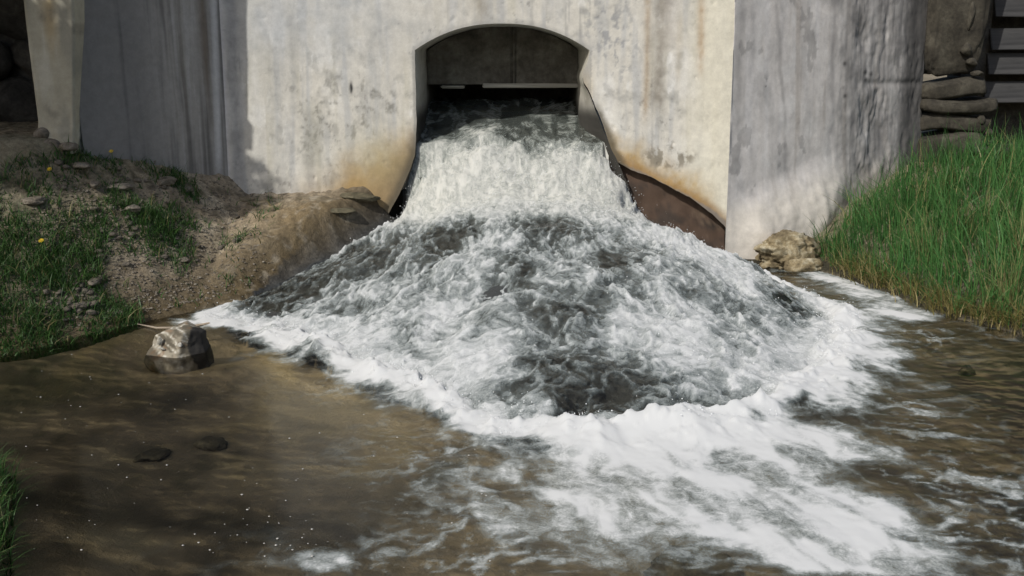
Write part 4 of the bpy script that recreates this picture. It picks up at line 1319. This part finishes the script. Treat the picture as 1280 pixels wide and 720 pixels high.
child('shaft', make_mesh('shaft', V, F, M_wall, True, None, {'albedo': pc}), pier)
for k, (dx, dz, sz) in enumerate(((-3.97, 1.38, (0.07, 0.08, 0.06)), (-3.90, 1.29, (0.09, 0.09, 0.06)), (-3.76, 1.27, (0.08, 0.08, 0.05)))):
    o = link('broken_block', rock_mesh(400 + k, sz, 3, 9, 0.1, M_bank_stone, 0, True, 'broken_block'))
    o.location = (dx, 7.86, dz); o.parent = pier; o.matrix_parent_inverse = Matrix.Translation(-Vector(pier.location))

# rough stone wall in the recess, under a low ceiling
recess = empty('recess_wall', (-4.9, 9.3, 1.3))
tag(recess, 'dark rough stone wall at the back of the shaded recess on the far left', 'wall')
k = 0
for row in range(5):
    xx_ = -6.4 + (row % 2) * 0.35
    while xx_ < -3.9:
        w_ = random.uniform(0.5, 0.95)
        o = link('stone', rock_mesh(500 + k, (w_ * 0.56, 0.22, 0.26), 3, 9, 0.08, M_dark_stone, 0, True, 'stone'))
        o.location = (xx_ + w_ / 2, 9.3 + random.uniform(-0.08, 0.08), 1.15 + row * 0.42); o.rotation_euler = (0, random.uniform(-.06, .06), 0)
        o.parent = recess; o.matrix_parent_inverse = Matrix.Translation(-Vector(recess.location))
        xx_ += w_; k += 1
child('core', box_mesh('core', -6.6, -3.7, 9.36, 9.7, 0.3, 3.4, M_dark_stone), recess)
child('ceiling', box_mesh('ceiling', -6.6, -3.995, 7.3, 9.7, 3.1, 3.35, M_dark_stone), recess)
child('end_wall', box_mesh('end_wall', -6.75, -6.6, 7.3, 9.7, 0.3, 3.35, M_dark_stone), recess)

# ------------------------------------------------------------------ right: stone pier, louvre, debris
sp_ = empty('stone_pier', (4.98, 10.6, 0.7))
tag(sp_, 'mossy grey pier of rough stone courses between the wall and the louvre', 'pier')
PX0, PX1 = 4.56, 5.42


def pier_stone(z0, z1, xr, seed, bulge, name='stone', sub=4):
    V, F = ICO[sub]
    q = np.abs(V) ** 0.35 * np.sign(V)
    sz = np.array([(xr - PX0) / 2, 0.3, (z1 - z0) / 2 * 0.97])
    q = q / np.abs(q).max()
    n = fbm(V[:, 0] * 2 + seed, V[:, 1] * 2, V[:, 2] * 2 + 0.3, 4) * 0.07 + fbm(V[:, 0] * 7 + seed, V[:, 1] * 7, V[:, 2] * 7 + .3, 3) * 0.025
    P = q * sz[None] * (1 + n[:, None] * np.array([0.8, 1.0, 0.9])) + np.array([(PX0 + xr) / 2, 10.72 - bulge, (z0 + z1) / 2])
    # undulating joints
    P[:, 2] += 0.03 * np.sin(P[:, 0] * 7 + seed * 0.3)
    P[:, 1] -= 0.03 * np.cos((P[:, 2] - (z0 + z1) / 2) / (z1 - z0) * math.pi)
    return make_mesh(name, P, F, M_pier, True)


def zr(py): return on_y(1185, py, 10.45)[2]


prev = zr(205)
for k, (py, xr, bul) in enumerate(((166, 5.32, 0.06), (143, 5.40, 0.0), (124, 5.42, 0.05), (99, 5.28, 0.02))):
    z = zr(py)
    child('stone', pier_stone(prev, z, xr, 11 + 7 * k, bul), sp_); prev = z
child('rendered_shaft', pier_stone(prev, 4.6, 5.22, 77, 0.0, 'rendered_shaft', 5), sp_)
child('stone', pier_stone(0.2, zr(205), 5.4, 91, 0.03), sp_)
for k, (px, py, sz) in enumerate(((1215, 78, (0.07, 0.06, 0.05)), (1222, 92, (0.08, 0.06, 0.035)), (1228, 130, (0.05, 0.05, 0.05)), (1226, 150, (0.05, 0.05, 0.07)), (1213, 20, (0.05, 0.05, 0.16)), (1208, 62, (0.07, 0.06, 0.08)), (1236, 166, (0.04, 0.05, 0.05)))):
    c = on_y(px, py, 10.42)
    o = link('chip', rock_mesh(600 + k, sz, 3, 8, 0.12, M_pier, 0, True, 'chip'))
    o.location = c; o.parent = sp_; o.matrix_parent_inverse = Matrix.Translation(-Vector(sp_.location))

lou = empty('louvre', (6.2, 11.0, 0.8))
tag(lou, 'weathered grey horizontal louvre boards over a dark opening at the far right', 'louvre')
for k, py in enumerate((-58, -18, 22, 62, 93, 128)):
    c = on_y(1250, py, 10.95)
    o = link('board', box_mesh('board', -0.85, 0.85, -0.014, 0.014, -0.13, 0.13, M_board, 0.004, 0.002, k))
    o.location = (6.35, 10.95, c[2] + 0.12); o.rotation_euler = (R(-24), R(random.uniform(-0.6, 0.6)), 0)
    o.parent = lou; o.matrix_parent_inverse = Matrix.Translation(-Vector(lou.location))
child('backing', box_mesh('backing', 5.3, 7.6, 11.35, 11.5, 0.2, 5.5, M_dark_stone), lou)
child('post', box_mesh('post', 7.2, 7.4, 10.85, 11.35, 0.2, 5.5, M_bark, 0.01), lou)
child('post', box_mesh('post', 5.38, 5.52, 11.0, 11.35, 0.2, 5.5, M_dark_stone, 0.01), lou)
child('lintel', box_mesh('lintel', 4.5, 7.6, 10.4, 11.6, 4.6, 7.0, M_plain, 0.01), lou)

# debris heap by the pier foot
db = empty('debris_heap', (5.55, 10.2, 0.7))
tag(db, 'heap of dark tangled roots and stones at the foot of the stone pier', 'debris')
for k in range(9):
    px, py = random.uniform(1222, 1275), random.uniform(178, 215)
    c = on_y(px, py, random.uniform(10.0, 10.3))
    o = link('clod', rock_mesh(700 + k, (random.uniform(.07, .15), .12, random.uniform(.06, .12)), 3, 8, 0.16, M_dark_stone, 0, True, 'clod'))
    o.location = c; o.parent = db; o.matrix_parent_inverse = Matrix.Translation(-Vector(db.location))
for k in range(9):
    a0 = on_y(random.uniform(1215, 1275), random.uniform(175, 205), 10.0)
    a1 = a0 + np.array([random.uniform(-.25, .25), random.uniform(-.1, .1), random.uniform(-.25, .05)])
    mid = (a0 + a1) / 2 + np.array([random.uniform(-.06, .06), 0, random.uniform(0, .1)])
    o = child('root', tube('root', [a0, mid, a1], [0.014, 0.012, 0.006], M_bark), db)
o = link('pale_stone', rock_mesh(720, (0.06, 0.05, 0.045), 3, 8, 0.1, M_pale_chip, 0, True, 'pale_stone'))
o.location = on_y(1241, 207, 9.95); o.parent = db; o.matrix_parent_inverse = Matrix.Translation(-Vector(db.location))


# ------------------------------------------------------------------ grass
def blades(name, roots, length, width, lean_dir, lean, mat, segs=4, tint=None):
    n = len(roots)
    t = np.linspace(0, 1, segs + 1)
    ang = rng.uniform(0, 2 * math.pi, n)
    side = np.stack([np.cos(ang), np.sin(ang), 0 * ang], 1)
    pos = roots[:, None, :] + np.zeros((n, segs + 1, 3))
    bend = lean[:, None] * t[None] ** 1.8
    pos[:, :, 0] += length[:, None] * lean_dir[:, 0:1] * bend
    pos[:, :, 1] += length[:, None] * lean_dir[:, 1:2] * bend
    pos[:, :, 2] += length[:, None] * (t[None] - 0.45 * lean[:, None] ** 1.5 * t[None] ** 2.2)
    w = width[:, None] * (1 - t[None] ** 1.6) * 0.5 + 0.0003
    A = pos + side[:, None, :] * w[:, :, None]; B = pos - side[:, None, :] * w[:, :, None]
    V = np.stack([A, B], 2).reshape(-1, 3)
    base = (np.arange(n) * (segs + 1) * 2)[:, None]
    k = np.arange(segs)[None] * 2
    F = np.stack([base + k, base + k + 1, base + k + 3, base + k + 2], -1).reshape(-1, 4)
    tint = rng.random(n) if tint is None else tint
    return make_mesh(name, V, F, mat, True, {'tint': np.repeat(tint, (segs + 1) * 2), 'along': np.tile(np.repeat(t, 2), n)})


def in_poly(P, poly):
    poly = np.asarray(poly); x_, y_ = P[:, 0], P[:, 1]
    ins = np.zeros(len(P), bool); j = len(poly) - 1
    for i_ in range(len(poly)):
        xi_, yi_ = poly[i_]; xj_, yj_ = poly[j]
        c_ = ((yi_ > y_) != (yj_ > y_)) & (x_ < (xj_ - xi_) * (y_ - yi_) / (yj_ - yi_ + 1e-12) + xi_)
        ins ^= c_; j = i_
    return ins


# tall lush clump on the right bank
poly = [(2.98, 9.15), (3.1, 8.6), (3.30, 8.0), (3.50, 7.15), (3.88, 6.55), (4.8, 5.9), (6.6, 5.6), (7.5, 8), (7.5, 10.4), (5.6, 10.3), (4.6, 10.3), (3.75, 9.72), (3.3, 9.2)]
n = 20000
Pg = np.stack([rng.uniform(2.95, 7.5, n * 3), rng.uniform(5.6, 10.4, n * 3), np.zeros(n * 3)], 1)
Pg = Pg[in_poly(Pg, poly)]
clump = fbm(Pg[:, 0] * 2.6, Pg[:, 1] * 2.6, 81.5, 3)
hh, sdd, _, _ = ground_height(Pg[:, 0], Pg[:, 1])
keep = (sdd > -0.02) & (rng.random(len(Pg)) < 0.55 + 0.6 * clump) & (Pg[:, 0] < 0.62 * Pg[:, 1] + 0.4)
Pg, hh, sdd, clump = Pg[keep][:n], hh[keep][:n], sdd[keep][:n], clump[keep][:n]
Pg[:, 2] = hh - 0.02
L = (0.30 + 0.14 * rng.normal(size=len(Pg)) + 0.20 * clump) * np.clip(0.6 + 0.6 * sdd, 0.6, 1.0)
L = np.clip(L, 0.12, 0.68)
wind = np.array([-0.35, -0.3]) + rng.normal(0, 0.7, (len(Pg), 2))
out = np.stack([-0.8 * np.exp(-sdd / 0.35), -0.7 * np.exp(-sdd / 0.35)], 1)
ld = wind + out + 1.2 * np.stack([fbm(Pg[:, 0] * 2, Pg[:, 1] * 2, 83.5, 2), fbm(Pg[:, 0] * 2, Pg[:, 1] * 2, 84.5, 2)], 1); ld /= np.linalg.norm(ld, axis=1)[:, None]
lean = np.clip(rng.gamma(2.0, 0.22, len(Pg)) * (1 + 0.9 * np.maximum(0, fbm(Pg[:, 0] * 1.8, Pg[:, 1] * 1.8, 85.5, 2))), 0.03, 1.3)
tint = np.clip(rng.random(len(Pg)) * 0.6 + 0.7 * clump + 0.2, 0, 0.93)
dead = rng.random(len(Pg)) < 0.08
tint[dead] = 0.97
me = blades('tall_grass', Pg, L, 0.0055 + 0.009 * rng.random(len(Pg)) ** 2, ld, lean, M_reed, 5, tint)
tag(link('tall_grass', me), 'lush tall green grass covering the right bank', 'grass', kind='stuff')
# yellowed fringe at the waterline
e = np.array([(3.12, 8.55), (3.30, 7.95), (3.50, 7.12), (3.88, 6.5), (4.8, 5.8)])
n = 1500
tt = rng.random(n) * (len(e) - 1); ii = tt.astype(int); ff = (tt - ii)[:, None]
Pf = e[ii] * (1 - ff) + e[ii + 1] * ff + rng.normal(0, 0.07, (n, 2)) + np.array([0.06, 0.04])
hh, sdd, _, _ = ground_height(Pf[:, 0], Pf[:, 1])
Pf = np.concatenate([Pf, (np.maximum(hh, 0) - 0.01)[:, None]], 1)
ld = np.array([-0.8, -0.6]) + rng.normal(0, 0.6, (n, 2)); ld /= np.linalg.norm(ld, axis=1)[:, None]
me = blades('yellowed_grass', Pf, rng.uniform(0.1, 0.3, n), 0.006 + 0.004 * rng.random(n), ld, rng.uniform(0.3, 1.3, n), M_dead, 5)
tag(link('yellowed_grass', me), 'yellowed bent grass stems drooping over the waterline of the right bank', 'grass', kind='stuff')

# short grass on the left bank
n = 150000
Ps = np.stack([rng.uniform(-5.6, -2.2, n), rng.uniform(5.4, 8.9, n)], 1)
na_ = fbm(Ps[:, 0] * 1.1, Ps[:, 1] * 1.1, 1.5, 4); nb_ = fbm(Ps[:, 0] * 2.6, Ps[:, 1] * 2.6, 91.5, 4)
hh, sdd, _, _ = ground_height(Ps[:, 0], Ps[:, 1])
dn = np.full(n, -0.25)
for px, py, r_, w_ in ((20, 330, 0.5, 1.6), (60, 345, 0.4, 1.5), (20, 400, 0.5, 1.6), (70, 400, 0.35, 1.5), (30, 440, 0.4, 1.5), (90, 425, 0.2, 1.0), (110, 330, 0.2, 0.8),
                       (20, 220, 0.5, 1.2), (90, 190, 0.6, 1.2), (150, 200, 0.45, 1.0), (190, 225, 0.4, 0.9), (60, 235, 0.4, 0.9), (130, 270, 0.35, 0.9), (120, 240, 0.4, 0.9), (215, 245, 0.25, 0.9),
                       (20, 285, 0.3, 0.5), (200, 300, 0.2, 0.5), (180, 320, 0.18, 0.4), (5, 190, 0.6, 1.3), (165, 292, 0.2, 0.5), (50, 300, 0.2, 0.6),
                       (75, 262, 0.22, -1.0), (110, 300, 0.3, -1.2), (60, 282, 0.28, -1.1), (150, 320, 0.3, -0.8), (130, 345, 0.2, -0.8), (100, 380, 0.16, -0.8), (20, 300, 0.2, -0.7), (160, 275, 0.3, -0.5), (225, 262, 0.3, -0.8)):
    g_ = at(px, py)
    dn += w_ * np.exp(-(((Ps[:, 0] - g_[0]) / r_) ** 2 + ((Ps[:, 1] - g_[1]) / r_) ** 2))
dn = np.minimum(dn, 0.5) + 0.95 * nb_ + 0.5 * fbm(Ps[:, 0] * 7, Ps[:, 1] * 7, 92.5, 2)
dn = np.where(Ps[:, 0] < -0.57 * Ps[:, 1], np.maximum(dn, 0.6), dn)
lw = (Ps[:, 0] - LW0[0]) * LWN[0] + (Ps[:, 1] - LW0[1]) * LWN[1]
keep = (sdd > 0.02) & (rng.random(n) < np.clip(dn, 0.012, 1)) & (lw > 0.0) & (Ps[:, 0] > -0.72 * Ps[:, 1] - 0.3)
Ps = Ps[keep]; hh = hh[keep]; nb_ = nb_[keep]
Ps3 = np.concatenate([Ps, (hh - 0.008)[:, None]], 1)
n = len(Ps3)
ld = rng.normal(0, 1, (n, 2)); ld /= np.linalg.norm(ld, axis=1)[:, None]
L = np.clip(rng.gamma(3.2, 0.023, n) * (1 + 0.9 * nb_), 0.015, 0.2)
me = blades('short_grass', Ps3, L, 0.004 + 0.010 * rng.random(n) ** 2, ld, rng.uniform(0.2, 1.2, n), M_short, 3)
tag(link('short_grass', me), 'short ragged grass on the left bank', 'grass', kind='stuff')
# tuft at the near left edge of the pool
n = 2600
Pt = np.stack([rng.uniform(-3.0, -1.95, n * 4), rng.uniform(3.0, 4.5, n * 4)], 1)
hh, sdd, _, _ = ground_height(Pt[:, 0], Pt[:, 1])
keep = (sdd > -0.03) & (sdd < 0.6)
Pt = Pt[keep][:n]; hh = hh[keep][:n]
n = len(Pt)
Pt3 = np.concatenate([Pt, (hh - 0.01)[:, None]], 1)
ld = np.array([0.7, 0.1]) + rng.normal(0, 0.8, (n, 2)); ld /= np.linalg.norm(ld, axis=1)[:, None]
me = blades('near_grass', Pt3, rng.uniform(0.05, 0.2, n), 0.004 + 0.004 * rng.random(n), ld, rng.uniform(0.2, 1.1, n), M_short, 4)
tag(link('near_grass', me), 'bright grass tuft hanging over the pool at the lower left corner', 'grass', kind='stuff')

# dandelions
for k, (px, py, lab) in enumerate(((54, 316, 'yellow dandelion in the sunlit grass, the largest of the three'), (64, 226, 'yellow dandelion in the shaded grass at the left, above the pale stone'), (141, 203, 'yellow dandelion high on the bank beside the grey slab'))):
    c = at(px, py)
    d_ = empty('dandelion', tuple(c)); tag(d_, lab, 'flower')
    link('stem', tube('stem', [(0, 0, -0.01), (0.004, 0, 0.05), (0.0, -0.006, 0.09)], [0.003, 0.0026, 0.0024], M_stem, 6), d_)
    V = [(0, 0, 0.006)]; F = []
    for j in range(22):
        an = 2 * math.pi * j / 11 + (0.28 if j >= 11 else 0); r_ = 0.021 if j < 11 else 0.014; zt_ = 0.004 if j < 11 else 0.012
        b0 = len(V)
        V += [(0.004 * math.cos(an - 0.3), 0.004 * math.sin(an - 0.3), 0.002), (r_ * math.cos(an - 0.12), r_ * math.sin(an - 0.12), zt_), (r_ * math.cos(an + 0.12), r_ * math.sin(an + 0.12), zt_), (0.004 * math.cos(an + 0.3), 0.004 * math.sin(an + 0.3), 0.002)]
        F.append((b0, b0 + 1, b0 + 2, b0 + 3))
    o = link('flower_head', make_mesh('flower_head', np.array(V), F, M_petal, False), d_)
    o.location = (0, -0.006, 0.09); o.rotation_euler = (R(35), 0, 0)

# ------------------------------------------------------------------ out-of-view tree, added to shade the recess and upper grass
tr = empty('added_shade_tree', (-6.9, 5.6, 0.9))
tag(tr, 'unseen leafy tree added to shade the left bank', 'tree')
child('trunk', tube('trunk', [(-6.9, 5.6, 0.6), (-6.8, 5.5, 2.2), (-6.6, 5.3, 3.4), (-6.6, 5.1, 4.4), (-6.7, 4.9, 5.1)], [0.2, 0.16, 0.13, 0.09, 0.04], M_bark, 10), tr)
child('limb', tube('limb', [(-6.6, 5.4, 3.2), (-6.2, 5.4, 3.9), (-5.7, 5.7, 4.4)], [0.09, 0.06, 0.02], M_bark, 8), tr)
child('limb', tube('limb', [(-6.7, 5.3, 3.3), (-7.1, 5.5, 4.0), (-7.5, 5.8, 4.7)], [0.08, 0.05, 0.02], M_bark, 8), tr)
n = 9000
cl = np.array([(-6.5, 5.1, 4.3), (-6.9, 5.5, 4.3), (-7.3, 5.3, 4.6), (-6.0, 5.35, 4.6), (-6.8, 4.7, 4.8), (-7.6, 5.9, 4.6), (-5.6, 5.75, 4.35)])
ci = rng.integers(0, len(cl), n)
dirs = rng.normal(size=(n, 3)); dirs /= np.linalg.norm(dirs, axis=1)[:, None]
Pl = cl[ci] + dirs * (0.62 * rng.random(n)[:, None] ** 0.5) * np.array([1, 1, 0.7])
ax_ = rng.normal(size=(n, 3)); ax_ /= np.linalg.norm(ax_, axis=1)[:, None]
bx_ = np.cross(ax_, rng.normal(size=(n, 3))); bx_ /= np.linalg.norm(bx_, axis=1)[:, None]
s_ = rng.uniform(0.035, 0.06, n)[:, None]
V = np.stack([Pl - ax_ * s_ * 1.3, Pl + bx_ * s_ * 0.7, Pl + ax_ * s_ * 1.3, Pl - bx_ * s_ * 0.7], 1).reshape(-1, 3)
F = np.arange(n * 4).reshape(-1, 4)
o = child('crown', make_mesh('crown', V, F, M_leaf, False, {'tint': np.repeat(rng.random(n) * 0.9, 4), 'along': np.zeros(n * 4)}), tr)
o['kind'] = 'stuff'
